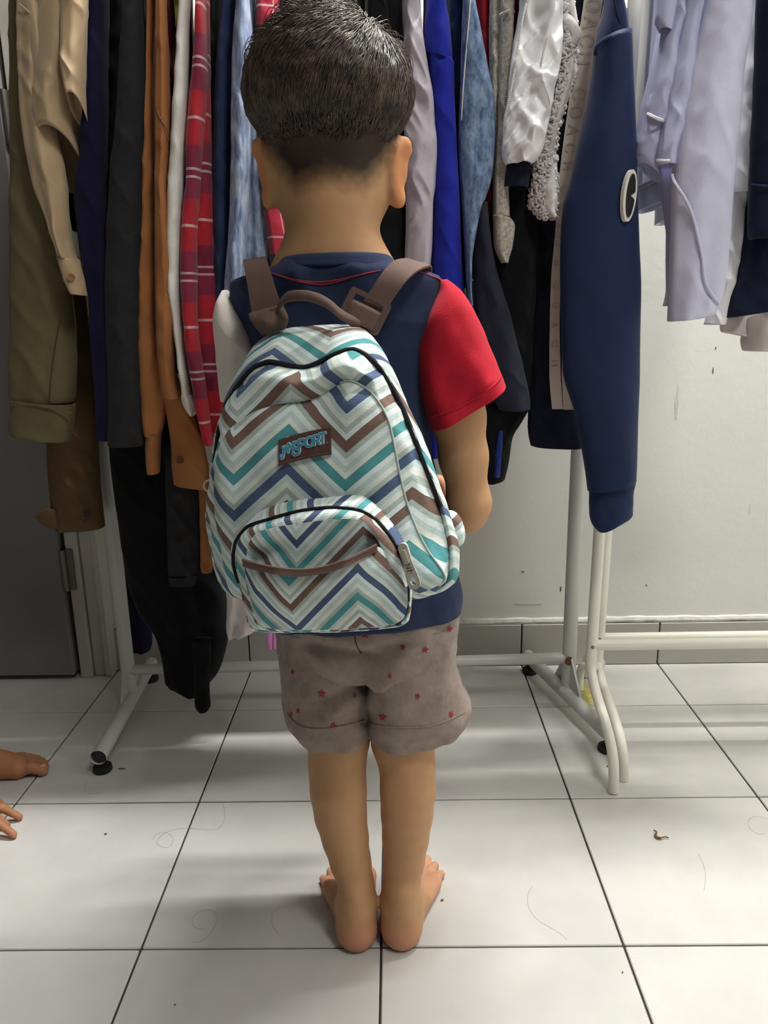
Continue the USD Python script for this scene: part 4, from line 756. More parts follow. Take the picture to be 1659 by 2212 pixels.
low = np.clip((0.06 - V[:, 2]) / 0.05, 0, 1) * (V[:, 1] > 0.06); blend(low, lin((218, 158, 132)), 0.6)
for e, (px, py) in enumerate(((574, 372), (862, 370))): blend(near(P(px, py, 0.08), 0.055) * 1.6 * (np.abs(V[:, 0] - HC[0]) > 0.066), lin((214, 140, 92)), 0.65)
blend(near(P(1000, 1085, 0.13), 0.07) * (V[:, 1] > 0.1), lin((206, 132, 104)), 0.6)
# close-cropped hair colour on the scalp: stubble thinning out down the nape
def nape(x):   # lower edge of the cropped hair as heights relative to the skull centre
    return np.interp(x, [-0.09, -0.066, -0.055, -0.034, -0.018, 0.0, 0.020, 0.036, 0.052, 0.064, 0.09], [-0.040, -0.056, -0.070, -0.098, -0.094, -0.092, -0.096, -0.098, -0.082, -0.060, -0.040])
rel = V - HC
jag = 0.010 * (meshkit.fbm(V * 160, 3) - 0.5)
scalp = np.clip((rel[:, 2] - (nape(rel[:, 0]) + jag)) / 0.030, 0, 1) ** 0.9 * (rel[:, 1] < 0.055 + 0.4 * np.clip(rel[:, 2], 0, 1)) * (rel[:, 2] > -0.11) * (np.linalg.norm(rel / (0.083, 0.099, 0.110), axis=1) < 1.12)
rearish = np.where((rel[:, 1] > 0.01) & (rel[:, 2] < 0.0), np.clip(1 - (rel[:, 1] - 0.01) / 0.02, 0, 1), 1)
isear = (np.abs(rel[:, 0]) > 0.070) & (rel[:, 2] < -0.03)
blend(scalp * rearish * ~isear, lin((33, 26, 21)), 0.97)
part(boy, 'body', bm, M_skin, True, tint=tint)
M_eye = plain('eye_white', (235, 232, 226), 0.2); M_iris = plain('dark_iris', (40, 26, 18), 0.2)
for sx in (-0.030, 0.034):
    e = trimesh.creation.icosphere(3, 0.0105); e.apply_translation(HC + [sx, 0.079, -0.018]); part(boy, 'eye', e, M_eye, True)
    i_ = trimesh.creation.icosphere(2, 0.0052); i_.apply_scale([1, 0.35, 1]); i_.apply_translation(HC + [sx, 0.0892, -0.018]); part(boy, 'iris', i_, M_iris, True)

# hair: a dense cap under many strands that leave a whorl near the crown
M_hair = mat('hair', {'p': ('principled_bsdf', {'roughness': 0.38, 'base_color': lin((48, 37, 31)), 'specular_ior_level': 0.55}), 'i': ('object_info', {})}, [])
M_hairs = mat('hair_strands', {'p': ('principled_bsdf', {'roughness': 0.36, 'specular_ior_level': 0.6, 'anisotropic': 0.3}), 'h': ('hair_info', {}), 't': ('texture_coordinate', {}), 'n': ('noise_texture', {'scale': 70.0}), 'r': ('rgb_ramp', {'ramp': [(0.3, lin((40, 31, 26))), (0.6, lin((78, 62, 52))), (0.75, lin((108, 88, 74)))]})},
               [('t.object', 'n.vector'), ('n.fac', 'r.fac'), ('r.color', 'p.base_color')])
WH = P(776, 96, 0.060) - HC; WH = WH / np.linalg.norm(WH)
def cap_radius(d):
    """distance of the hair surface from the skull centre along unit directions d"""
    sk = 1 / np.sqrt((d[:, 0] / 0.0735) ** 2 + (d[:, 1] / 0.091) ** 2 + (d[:, 2] / 0.0815) ** 2)
    el = d[:, 2]
    th = np.interp(el, [-0.95, -0.62, -0.45, -0.28, -0.1, 0.1, 0.5, 0.9, 1.0], [-0.008, -0.003, 0.001, 0.0045, 0.0095, 0.0125, 0.010, 0.0085, 0.0075])
    w = np.clip((d @ WH - 0.9) / 0.1, 0, 1); th = th - 0.003 * w
    th = th + 0.004 * (meshkit.fbm(d * 6 + 3, 3) - 0.5)
    top = np.clip((d @ np.array([-0.12, 0.30, 0.946]) - 0.9) / 0.1, 0, 1); th = th + 0.001 * top
    return sk + th
cap = trimesh.creation.icosphere(6, 1.0); d0 = cap.vertices.copy()
low_ = np.interp(d0[:, 1], [-1, 0.0, 0.25, 0.6, 1], [-0.74, -0.42, -0.30, 0.10, 0.30])
keep = d0[:, 2] > low_
cap.vertices = HC + d0 * (cap_radius(d0) - 0.0035)[:, None]
cap.update_faces(keep[cap.faces].all(1)); cap.remove_unreferenced_vertices()
hair = part(boy, 'hair', cap, M_hair, True, label='dark brown hair with a whorl at the crown')
hr_ = np.random.default_rng(3)
def strands(n, sel, length, lift, width, droop):
    d = hr_.normal(size=(n * 4, 3)); d /= np.linalg.norm(d, axis=1, keepdims=True); d = d[sel(d)][:n]
    out = []
    ax = np.cross(np.broadcast_to(WH, d.shape), d); ax /= np.maximum(np.linalg.norm(ax, axis=1, keepdims=True), 1e-6)
    tang = np.cross(ax, d); down = np.array([0, 0, -1.0]) - d * (-d[:, 2:3]); down /= np.maximum(np.linalg.norm(down, axis=1, keepdims=True), 1e-6)
    mixw = np.clip((0.55 - d[:, 2:3]) / 0.6, 0, 1) * 0.8
    swirl = np.cross(d, tang) * 0.30 * np.clip((d @ WH)[:, None], 0, 1) * -1
    flow = tang * (1 - mixw) + down * mixw + swirl + hr_.normal(size=d.shape) * 0.13
    clump = (np.stack([meshkit.noise(d * 16 + 9 * k, k) for k in range(3)], -1) - 0.5) * 0.55; flow = flow + clump
    flow -= d * (flow * d).sum(1, keepdims=True); flow /= np.linalg.norm(flow, axis=1, keepdims=True)
    L = length(d) * hr_.uniform(0.6, 1.15, len(d)); lf = lift(d) * hr_.uniform(0.2, 1.6, len(d)) ** 1.5; m = 8
    pts = np.zeros((len(d), m, 3)); q = d.copy(); f = flow
    for j in range(m):
        R0 = cap_radius(q); s = j / (m - 1)
        pts[:, j] = HC + q * (R0 - 0.004 + (0.004 + lf * np.sin(np.pi * min(s, 0.75)) ** 1.0) * min(1, s * 3))[:, None]
        st = (L / (m - 1) / R0)[:, None]; q2 = q + f * st; q2 /= np.linalg.norm(q2, axis=1, keepdims=True)
        f = f + (np.array([0, 0, -1.0])) * droop * st; f = f - q2 * (f * q2).sum(1, keepdims=True); f /= np.linalg.norm(f, axis=1, keepdims=True); q = q2
    w = np.tile(np.array([1, 1, 1, 0.95, 0.9, 0.8, 0.6, 0.25]) * width, (len(d), 1)) * hr_.uniform(0.7, 1.2, (len(d), 1))
    return pts, w
def hairline(d): return d[:, 2] > np.interp(d[:, 1], [-1, 0.0, 0.25, 0.6, 1], [-0.60, -0.33, -0.28, 0.14, 0.32])
sets = [strands(26000, lambda d: hairline(d) & (d[:, 2] > -0.12), lambda d: np.interp(d[:, 2], [-0.12, 0.1, 0.5, 1], [0.016, 0.030, 0.044, 0.05]), lambda d: np.interp(d[:, 2], [-0.1, 0.5, 1], [0.001, 0.0022, 0.0028]), 0.00042, 0.6),
        strands(900, lambda d: (d[:, 2] > 0.55), lambda d: np.full(len(d), 0.045), lambda d: np.full(len(d), 0.006), 0.00030, 0.2),
        strands(12000, lambda d: (d[:, 2] < -0.05) & (d[:, 1] < 0.35) & (HC[2] * 0 + d[:, 2] * 0.1 > -0.082), lambda d: np.interp(d[:, 2], [-0.9, -0.5, -0.05], [0.002, 0.005, 0.012]), lambda d: np.full(len(d), 0.0006), 0.00032, 1.5)]
P3, W3 = np.vstack([s[0] for s in sets]), np.vstack([s[1] for s in sets])
rl = P3[:, 0] - HC
ok = (rl[:, 2] > nape(rl[:, 0]) + 0.012 * hr_.uniform(0, 1, len(rl)) ** 0.5 + 0.006) & ~((rl[:, 2] < -0.018) & (np.abs(rl[:, 0]) > 0.071) & (rl[:, 1] > -0.03))
P3, W3 = P3[ok], W3[ok]
pth = numbered(boy + '/hair_strands'); bc_ = UsdGeom.BasisCurves.Define(stage, pth)
bc_.CreateTypeAttr('linear'); bc_.CreatePointsAttr(Vt.Vec3fArray.FromNumpy((P3.reshape(-1, 3) - _origin[boy]).astype(np.float32))); bc_.CreateCurveVertexCountsAttr(Vt.IntArray([8] * len(P3)))
bc_.CreateWidthsAttr(Vt.FloatArray.FromNumpy(W3.reshape(-1).astype(np.float32) * 2)); bc_.SetWidthsInterpolation('vertex')
UsdShade.MaterialBindingAPI.Apply(bc_.GetPrim()).Bind(M_hairs); bc_.GetPrim().SetCustomDataByKey('kind', 'stuff')

# t-shirt
F_tnavy = fabric('tee_navy', (44, 54, 82), 0.92, 0.10, 50, bump=0.5, weave=700)
F_tred = fabric('tee_red', (180, 28, 46), 0.92, 0.06, 50, bump=0.5, weave=700, sheen=0.04)
F_twhite = fabric('tee_white', (226, 216, 208), 0.92, 0.04, 40, bump=0.4, weave=700)
M_redst = plain('red_thread', (150, 44, 58), 0.8)
def rings(rs, **k):
    C, A, B = [], [], []
    for L, R, Y, D in rs:
        YL, YR = Y if isinstance(Y, tuple) else (Y, Y)
        l, r = P(*L, YL), P(*R, YR); C.append((l + r) / 2); A.append((r - l) / 2); B.append((0, D, 0))
    return loft(C, A, B, **k)
tee, uv = rings([((606, 566), (842, 560), (0.086, 0.074), 0.057), ((590, 578), (862, 572), (0.088, 0.072), 0.061), ((548, 592), (905, 582), (0.092, 0.068), 0.064), ((500, 612), (952, 602), (0.094, 0.064), 0.061), ((502, 660), (950, 660), (0.10, 0.064), 0.060), ((545, 750), (925, 750), (0.095, 0.062), 0.062),
    ((552, 850), (920, 850), (0.095, 0.066), 0.066), ((545, 950), (928, 950), (0.095, 0.066), 0.07), ((510, 1050), (950, 1050), (0.095, 0.066), 0.072), ((515, 1150), (972, 1150), (0.09, 0.066), 0.074), ((530, 1240), (990, 1240), (0.085, 0.066), 0.076), ((545, 1290), (999, 1284), (0.08, 0.066), 0.077), ((552, 1322), (996, 1310), (0.08, 0.066), 0.076)],
    nal=130, seg=110, sup=2.5, fold=(0.035, 7), noise=(0.016, 13), seed=2, hem=0.03, crease=(0.005, 16))
part(boy, 't_shirt', tee, F_tnavy, uv=uv, label='navy t-shirt body')
slv, uv = rings([((948, 606), (966, 604), 0.058, 0.012), ((938, 640), (1000, 632), 0.057, 0.034), ((912, 690), (1026, 672), 0.056, 0.046), ((893, 760), (1052, 730), 0.055, 0.050), ((900, 830), (1074, 785), 0.054, 0.051), ((914, 880), (1084, 812), 0.053, 0.052), ((930, 928), (1091, 832), 0.052, 0.052)], nal=90, seg=76, fold=(0.10, 3), noise=(0.018, 15), seed=8, hem=0.025, crease=(0.006, 17))
part(boy, 'sleeve', slv, F_tred, uv=uv, label='red short sleeve')
slw, uv = rings([((480, 630), (490, 626), 0.105, 0.010), ((470, 660), (516, 655), 0.099, 0.034), ((466, 700), (550, 700), 0.098, 0.044), ((470, 770), (575, 765), 0.102, 0.038), ((476, 830), (575, 825), 0.102, 0.04), ((480, 864), (588, 855), 0.102, 0.04)], nal=60, seg=56, fold=(0.12, 3), noise=(0.012, 18), seed=3, hem=0.02, crease=(0.005, 20))
part(boy, 'sleeve', slw, F_twhite, uv=uv, label='white short sleeve')
from trimesh.ray.ray_triangle import RayMeshIntersector
def onto(mesh, pxs, lift):
    """points of a mesh seen at the given directions, lifted a little off the surface"""
    out = []
    ri = RayMeshIntersector(mesh)
    D = np.array([ray(*q) for q in pxs]); D /= np.linalg.norm(D, axis=1, keepdims=True)
    loc, ir, it = ri.intersects_location(np.tile(CAM, (len(D), 1)), D, multiple_hits=False)
    res = np.full((len(D), 3), np.nan)
    res[ir] = loc + mesh.face_normals[it] * lift
    return res
def seam_on(parent, mesh, pxs, m, r, name='seam', n=40, lift=0.0004):
    q = np.array(pxs, float); s = np.linspace(0, 1, len(q)); tt = np.linspace(0, 1, n)
    f = CubicSpline(s, q)(tt) if len(q) > 2 else np.stack([np.interp(tt, s, q[:, k]) for k in (0, 1)], 1)
    pts = onto(mesh, f, lift); pts = pts[~np.isnan(pts[:, 0])]
    if len(pts) > 3: part(parent, name, tube(pts, r, 6), m)
seam_on(boy, slv, [(929, 902), (960, 893), (1000, 876), (1040, 852), (1068, 830), (1082, 812)], F_tred, 0.0010)
seam_on(boy, tee, [(580, 588), (640, 605), (700, 609), (760, 598), (820, 585)], M_redst, 0.0009)
seam_on(boy, tee, [(600, 594), (650, 609), (700, 614), (745, 604), (780, 594)], M_redst, 0.0008)
seam_on(boy, tee, [(905, 588), (930, 596), (956, 606)], M_redst, 0.0009)
col, uv = rings([((622, 556), (830, 550), (0.084, 0.076), 0.0545), ((612, 558), (840, 552), (0.086, 0.074), 0.0585), ((600, 570), (852, 564), (0.087, 0.073), 0.0625), ((590, 583), (862, 577), (0.088, 0.072), 0.0645), ((590, 584), (862, 578), (0.088, 0.072), 0.062)], nal=16, seg=64, fold=(0, 3), noise=(0.004, 20), seed=5, hem=0, cap=False)
part(boy, 'collar', col, F_tnavy, uv=uv)

# shorts
F_short = fabric('shorts_jersey', (138, 122, 114), 0.95, 0.10, 60, bump=0.5, weave=600, rgb2=(156, 142, 134))
M_star = plain('star_print', (142, 40, 58), 0.9, var=0.12, scale=300)
seat = rings([((575, 1240), (985, 1236), (0.08, 0.066), 0.066), ((588, 1300), (992, 1296), (0.08, 0.066), 0.070), ((594, 1350), (991, 1346), (0.08, 0.066), 0.073), ((600, 1400), (988, 1400), (0.078, 0.066), 0.072), ((650, 1432), (940, 1432), (0.075, 0.066), 0.064), ((730, 1446), (850, 1446), (0.07, 0.068), 0.045)], nal=40, seg=60, fold=(0, 3), noise=(0.004, 12), hem=0, seed=6)[0]
ll = rings([((598, 1330), (800, 1330), (0.08, 0.073), 0.062), ((604, 1420), (800, 1420), (0.078, 0.07), 0.064), ((612, 1490), (806, 1490), (0.075, 0.067), 0.066), ((614, 1530), (807, 1530), (0.073, 0.066), 0.066), ((632, 1562), (804, 1566), (0.07, 0.064), 0.062), ((656, 1584), (800, 1578), (0.068, 0.062), 0.052)], nal=44, seg=56, fold=(0.05, 3), noise=(0.012, 15), hem=0.02, seed=7)[0]
lr = rings([((784, 1330), (990, 1330), (0.073, 0.066), 0.062), ((784, 1420), (984, 1420), (0.07, 0.066), 0.064), ((779, 1490), (1000, 1484), (0.068, 0.066), 0.066), ((780, 1535), (1019, 1522), (0.066, 0.066), 0.066), ((785, 1568), (1008, 1548), (0.064, 0.064), 0.057), ((796, 1584), (996, 1562), (0.063, 0.064), 0.055)], nal=44, seg=56, fold=(0.05, 3), noise=(0.012, 15), hem=0.02, seed=9)[0]
def mani(m):
    m = m.copy(); m.merge_vertices(); return m3.Manifold(m3.Mesh(m.vertices.astype(np.float32), m.faces.astype(np.uint32)))
try:
    sh = mani(seat) + mani(ll) + mani(lr)
    mm = sh.refine_to_length(0.006).to_mesh(); sh = trimesh.Trimesh(mm.vert_properties[:, :3], mm.tri_verts, process=True)
    if len(sh.faces) < 100: raise ValueError
    trimesh.smoothing.filter_taubin(sh, 0.5, 0.51, 10)
except Exception as e:
    sh = cat([seat, ll, lr])
nn_ = meshkit.fbm(sh.vertices * (38, 38, 26) + 4, 3) - 0.5
def groove(px, w, amp):
    q = curve([(x, y, 0) for x, y in px], 40); c = np.array([P(x, y, 0.0) for x, y, _ in q]); dd = np.array([1.0])
    scr = lambda X: np.stack([((X - CAM) @ RT) / ((X - CAM) @ FWD), ((X - CAM) @ UP) / ((X - CAM) @ FWD)], -1)
    from scipy.spatial import cKDTree
    d_, _ = cKDTree(scr(c)).query(scr(sh.vertices)); return amp * np.exp(-(d_ / (w / FPX)) ** 2) * (sh.vertices[:, 1] < 0.075)
gv = groove([(660, 1392), (700, 1398), (745, 1408), (780, 1412)], 12, -0.006) + groove([(640, 1370), (690, 1420), (750, 1455)], 14, 0.004) + groove([(812, 1416), (845, 1398), (880, 1392)], 12, -0.006) + groove([(890, 1388), (860, 1430), (825, 1480), (800, 1520)], 16, 0.005) + groove([(700, 1510), (750, 1490), (780, 1470)], 12, -0.004) + groove([(786, 1420), (785, 1500), (790, 1560)], 10, -0.006) + groove([(965, 1400), (958, 1460), (950, 1500)], 12, 0.004) + groove([(700, 1560), (740, 1530), (782, 1500)], 12, 0.004)
sh.vertices += sh.vertex_normals * (nn_ * 0.007 + gv)[:, None]
shorts = part(boy, 'shorts', sh, F_short, True, label='grey-brown jersey shorts')
seam_on(shorts, sh, [(622, 1540), (650, 1568), (690, 1574), (740, 1568), (788, 1556)], F_short, 0.0009, name='seam')
seam_on(shorts, sh, [(797, 1562), (840, 1570), (900, 1571), (950, 1562), (1004, 1538)], F_short, 0.0009, name='seam')
seam_on(shorts, sh, [(767, 1362), (768, 1385), (774, 1400), (780, 1412)], F_maroon, 0.0005, name='seam')
def star(cx, cy, r, rot, sx=1.0):
    pts = [(cx + sx * (r if k % 2 == 0 else r * 0.42) * math.sin(rot + k * math.pi / 5), cy - (r if k % 2 == 0 else r * 0.42) * math.cos(rot + k * math.pi / 5)) for k in range(10)]
    poly = Polygon(pts); xs_, ys_ = np.meshgrid(np.linspace(cx - r, cx + r, 9), np.linspace(cy - r, cy + r, 9)); g = np.c_[xs_.ravel(), ys_.ravel()]
    g = g[shapely.contains_xy(poly.buffer(-r * 0.08), g[:, 0], g[:, 1])]
    bd = np.array([poly.exterior.interpolate(t, True).coords[0] for t in np.linspace(0, 1, 41)[:-1]])
    from scipy.spatial import Delaunay
    allp = np.vstack([bd, g]); tr = Delaunay(allp).simplices; c = allp[tr].mean(1); tr = tr[shapely.contains_xy(poly, c[:, 0], c[:, 1])]
    p3 = onto(sh, allp, 0.0006); tr = tr[~np.isnan(p3[tr]).any((1, 2))]
    p3 = np.nan_to_num(p3)
    n1 = np.cross(p3[tr[:, 1]] - p3[tr[:, 0]], p3[tr[:, 2]] - p3[tr[:, 0]]); flip = (n1 * (CAM - p3[tr[:, 0]])).sum(1) < 0; tr[flip] = tr[flip][:, ::-1]
    m = trimesh.Trimesh(p3, tr, process=False); m.remove_unreferenced_vertices(); return m
for cx, cy, r, rot, sx in ((789, 1370, 11, 0.1, 1), (870, 1398, 9, 0.2, 0.9), (918, 1403, 9, 0.15, 1), (971, 1358, 9, 0.2, 0.75), (632, 1452, 7.5, -0.3, 0.7), (695, 1498, 10, 0.05, 1), (842, 1461, 8, 0.5, 0.7), (902, 1504, 8.5, 0.25, 0.85), (644, 1535, 7.5, -0.3, 0.7), (629, 1543, 7, 0.2, 0.5), (720, 1567, 9, 0.3, 1), (827, 1549, 10, 0.1, 1), (974, 1543, 9, 0.4, 0.8), (766, 1502, 7, 0.2, 0.6)):
    m_ = star(cx, cy, r, rot, sx)
    if len(m_.faces) > 5: part(shorts, 'star_print', m_, M_star, True)

# ------------------------------------------------------------------ the backpack
BN = np.array([-0.24, -0.965, 0.05]); BN /= np.linalg.norm(BN)
BO = P(720, 1000, -0.014)
E1 = np.cross([0, 0, 1.0], BN); E1 /= np.linalg.norm(E1); E1 = E1 if E1[0] > 0 else -E1; E2 = np.cross(BN, E1); E2 = E2 if E2[2] > 0 else -E2
def BP(px, py, d): return PPl(px, py, BO + BN * d, BN)                # a point of the bag at height d over its back panel
def loc2(X, o): return np.stack([(X - o) @ E1, (X - o) @ E2], -1)
def chevron(name, half, slope, period, flip=False, wear=0.25):
    dk = [(120, 96, 86), (84, 154, 158), (78, 94, 126)]                 # brown, teal, navy
    if flip: dk = [dk[0], dk[2], dk[1]]
    li = [(220, 232, 232), (176, 190, 184), (222, 228, 220), (194, 212, 210)]
    st = []; h = 0.052
    for k in range(3):
        st.append((max(0, k / 3 - h), dk[k])) if k else st.append((0.0, dk[0]))
        a = k / 3 + h; w = (1 / 3 - 2 * h) / 4
        st += [(a + w * j, li[(j + k) % 4]) for j in range(4)]
    st.append((1 - h, dk[0]))
    nodes = {'p': ('principled_bsdf', {'roughness': 0.82, 'sheen_weight': 0.03, 'specular_ior_level': 0.25}), 't': ('texture_coordinate', {}), 's': ('separate_xyz', {}),
             'pp': ('math', {'math_type': 'pingpong', 'value2': half}), 'ml': ('math', {'math_type': 'multiply', 'value2': slope}), 'sb': ('math', {'math_type': 'subtract'}), 'dv': ('math', {'math_type': 'divide', 'value2': period}), 'fr': ('math', {'math_type': 'fraction'}),
             'r': ('rgb_ramp', {'ramp': [(p, lin(c)) for p, c in sorted(st)], 'interpolate': False}), 'n': ('noise_texture', {'scale': 46.0, 'detail': 5.0, 'roughness': 0.6}), 'rn': ('rgb_ramp', {'ramp': [(0.30, (0.80, 0.79, 0.76)), (0.55, (1, 1, 1))]}),
             'mx': ('mix_color', {'blend_type': 'multiply', 'fac': 0.8}), 'w': ('wave_texture', {'scale': 260.0, 'bands_direction': 'y', 'distortion': 0.4}), 'b': ('bump', {'strength': 0.25, 'distance': 0.0006}), 'ad': ('math', {'math_type': 'add', 'value2': 40.0})}
    return mat(name, nodes, [('t.UV', 's.vector'), ('s.x', 'pp.value1'), ('pp.value', 'ml.value1'), ('s.y', 'sb.value1'), ('ml.value', 'sb.value2'), ('sb.value', 'dv.value1'), ('dv.value', 'ad.value1'), ('ad.value', 'fr.value1'), ('fr.value', 'r.fac'), ('r.color', 'mx.a'),
        ('t.object', 'n.vector'), ('n.fac', 'rn.fac'), ('rn.color', 'mx.b'), ('mx.result', 'p.base_color'), ('t.UV', 'w.vector'), ('w.fac', 'b.height'), ('b.normal', 'p.normal')])
C_main = chevron('chevron_canvas', 0.0555, 0.86, 0.102, True)
C_pock = chevron('chevron_canvas_pocket', 0.0605, 1.06, 0.073)
F_web = fabric('brown_webbing', (104, 82, 74), 0.8, 0.08, 40, bump=0.5, weave=1200)
M_bpl = plain('brown_plastic', (92, 72, 66), 0.35)
M_gap = plain('black_zipper_tape', (16, 17, 20), 0.85)
bag = thing('backpack', 'small backpack with teal, navy and brown chevron stripes on the back of the boy', 'backpack', BP(720, 1340, 0.05))
Fk = [(505, 1288), (480, 1205), (465, 1122), (462, 1040), (470, 975), (495, 926), (545, 890), (600, 874), (655, 867), (705, 845), (748, 822), (800, 848), (838, 905), (856, 985), (880, 1090), (925, 1190), (962, 1250), (892, 1286), (760, 1300), (620, 1300)]
Mk = [(494, 1284), (466, 1210), (453, 1128), (456, 1040), (466, 950), (488, 868), (534, 800), (582, 778), (655, 789), (708, 768), (765, 751), (822, 790), (872, 880), (914, 985), (950, 1078), (974, 1170), (975, 1260), (900, 1290), (760, 1302), (620, 1302)]
Tk = [(490, 1280), (458, 1205), (446, 1130), (452, 1035), (468, 935), (494, 838), (540, 765), (590, 734), (660, 720), (725, 712), (790, 724), (838, 780), (882, 872), (926, 985), (961, 1078), (986, 1160), (985, 1256), (900, 1290), (760, 1300), (620, 1300)]
Bk_ = [(492, 1275), (462, 1200), (458, 1130), (464, 1030), (482, 930), (508, 820), (556, 742), (600, 715), (668, 703), (735, 700), (786, 712), (834, 775), (876, 870), (925, 1000), (958, 1080), (980, 1160), (976, 1250), (895, 1282), (760, 1290), (620, 1290)]
def spl(keys_, n=200, d=0.0):
    """closed smooth outline on the bag plane at height d (or one height per key)"""
    k = np.array(keys_, float); k = np.vstack([k, k[:1]]); s = np.arange(len(k))
    q = np.linspace(0, len(k) - 1, n, endpoint=False)
    f = CubicSpline(s, k, bc_type='periodic')(q)
    # keep it from overshooting: mix with the straight outline
    g = np.stack([np.interp(q, s, k[:, i]) for i in (0, 1)], 1); f = 0.75 * f + 0.25 * g
    return np.array([BP(x, y, d) for x, y in f])
def loft_closed(loops, sub=6, uvo=None, mode=None, wr=0.0, seed=0):
    L = np.array(loops); s = np.arange(len(L)); q = np.linspace(0, len(L) - 1, (len(L) - 1) * sub + 1)
    V = PchipInterpolator(s, L, axis=0)(q); n = L.shape[1]
    if wr:
        ce = V.mean((0, 1)); nn = meshkit.fbm(V.reshape(-1, 3) * 34 + seed, 3).reshape(V.shape[:2]) - 0.5; dr = V - ce; dr /= np.linalg.norm(dr, axis=2, keepdims=True)
        e = np.sin(np.pi * np.linspace(0, 1, len(q)))[:, None]; V = V + dr * (nn * wr * e)[..., None]
    V = np.concatenate([V, V[:, :1]], 1); m = n + 1
    i, k = np.meshgrid(np.arange(len(q) - 1), np.arange(n), indexing='ij'); a = (i * m + k).ravel()
    F = np.vstack([np.c_[a, a + m, a + m + 1], np.c_[a, a + m + 1, a + 1]])
    X = V.reshape(-1, 3); uv = loc2(X, uvo); dep = (X - BO) @ BN
    if mode == 'gusset': uv = np.c_[uv[:, 0] + 0.03, uv[:, 1] - dep * 0.6 + 0.03]
    return trimesh.Trimesh(X, F, process=False), uv
def face(loop, bulge, r, uvo, creases=(), step=0.004, seed=0, wr=0.003):
    """a panel filling a closed outline, puffed out along the bag normal"""
    from scipy.spatial import Delaunay
    q = loc2(loop, BO); dl = (loop - BO) @ BN; poly = Polygon(q).buffer(0)
    x0, y0, x1, y1 = poly.bounds; gx, gy = np.meshgrid(np.arange(x0, x1, step), np.arange(y0, y1, step)); g = np.c_[gx.ravel(), gy.ravel()]
    ins = shapely.contains_xy(poly.buffer(-step * 0.5), g[:, 0], g[:, 1]); g = g[ins]
    A = np.vstack([q, g]); tr = Delaunay(A).simplices; c = A[tr].mean(1); tr = tr[shapely.contains_xy(poly.buffer(1e-6), c[:, 0], c[:, 1])]
    dist = shapely.distance(shapely.points(A), poly.exterior)
    from scipy.interpolate import griddata
    base = griddata(q, dl, A, method='linear'); base = np.where(np.isnan(base), dl.mean(), base); base[:len(q)] = dl
    h = base + bulge * (1 - np.exp(-dist / r))
    h += wr * (meshkit.fbm(np.c_[A * (30, 22), np.zeros(len(A))] + seed, 3) - 0.5) * np.clip(dist / 0.01, 0, 1) * 2
    for (px, py, ln, wd, ang, amp) in creases:
        o = loc2(BP(px, py, dl.mean())[None], BO)[0]; u = np.array([math.cos(ang), math.sin(ang)]); v = np.array([-u[1], u[0]]); e = A - o
        h += amp * np.exp(-((e @ u) / ln) ** 2 - ((e @ v) / wd) ** 2) * np.clip(dist / 0.006, 0, 1)
    X = BO + A[:, :1] * E1 + A[:, 1:] * E2 + h[:, None] * BN
    n1 = np.cross(X[tr[:, 1]] - X[tr[:, 0]], X[tr[:, 2]] - X[tr[:, 0]]); fl_ = n1 @ BN < 0; tr[fl_] = tr[fl_][:, ::-1]
    return trimesh.Trimesh(X, tr, process=False), loc2(X, uvo)
def orient(m, uv):
    c = m.vertices.mean(0); s = ((m.triangles_center - c) * m.face_normals).sum()
    return (m if s > 0 else trimesh.Trimesh(m.vertices, m.faces[:, ::-1], process=False)), uv
UVM = BP(755, 963, 0.09)
nB, nT, nM, nF = spl(Bk_, d=0.004), spl(Tk, d=0.036), spl(Mk, d=0.062), spl(Fk, d=0.086)
nM2 = spl(Mk, d=0.060); cM = nM2.mean(0); nM2 = cM + (nM2 - cM) * 0.97
mesh_, uv = orient(*loft_closed([spl(Bk_, d=0.0) * 0 + BO + (nB - BO) * 0.92, nB, nT, nM, nM2], 6, UVM, 'gusset', 0.006, 4)); part(bag, 'gusset', mesh_, C_main, uv=uv)
nM3 = cM + (spl(Mk, d=0.058) - cM) * 0.975
topw = np.clip(np.sin(np.pi * np.clip((np.arange(200) - 44) / 76, 0, 1)), 0, 1)[:, None]
mid = nM3 * 0.5 + nF * 0.5 + BN * 0.006 + topw * BN * 0.010
nF = nF - topw * BN * 0.007
mesh_, uv = orient(*loft_closed([nM3, nM3 * 0.85 + mid * 0.15 + BN * 0.004, mid, nF], 7, UVM + E2 * 0.012, None, 0.016, 9)); part(bag, 'front_wall', mesh_, C_main, uv=uv)
mesh_, uv = face(nF, 0.018, 0.014, UVM, [(560, 900, 0.02, 0.006, 0.5, 0.004), (720, 850, 0.025, 0.006, 0.6, -0.005), (600, 1010, 0.06, 0.012, 1.2, 0.003), (530, 1050, 0.05, 0.010, 1.35, -0.003), (800, 1000, 0.05, 0.012, -1.2, 0.003)], seed=3, wr=0.004); part(bag, 'front_panel', mesh_, C_main, uv=uv); front_mesh = mesh_
part(bag, 'back_panel', face(nB, -0.001, 0.02, UVM, step=0.012)[0], M_gap, True)
# the zipper line that runs over the top, with its dark tape
zi = np.arange(200); zq = (zi >= 30) & (zi <= 142)
part(bag, 'zipper', tube((nM * 0.5 + nM2 * 0.5)[zq] - BN * 0.0005, 0.0026, 8), M_gap)
part(bag, 'seam_piping', tube(nF[(zi >= 96) & (zi <= 162)] + BN * 0.0005, 0.0011, 6), C_main, uv=np.zeros((len(tube(nF[(zi >= 96) & (zi <= 162)], 0.001, 6).vertices), 2)) + [0.0, 0.016])
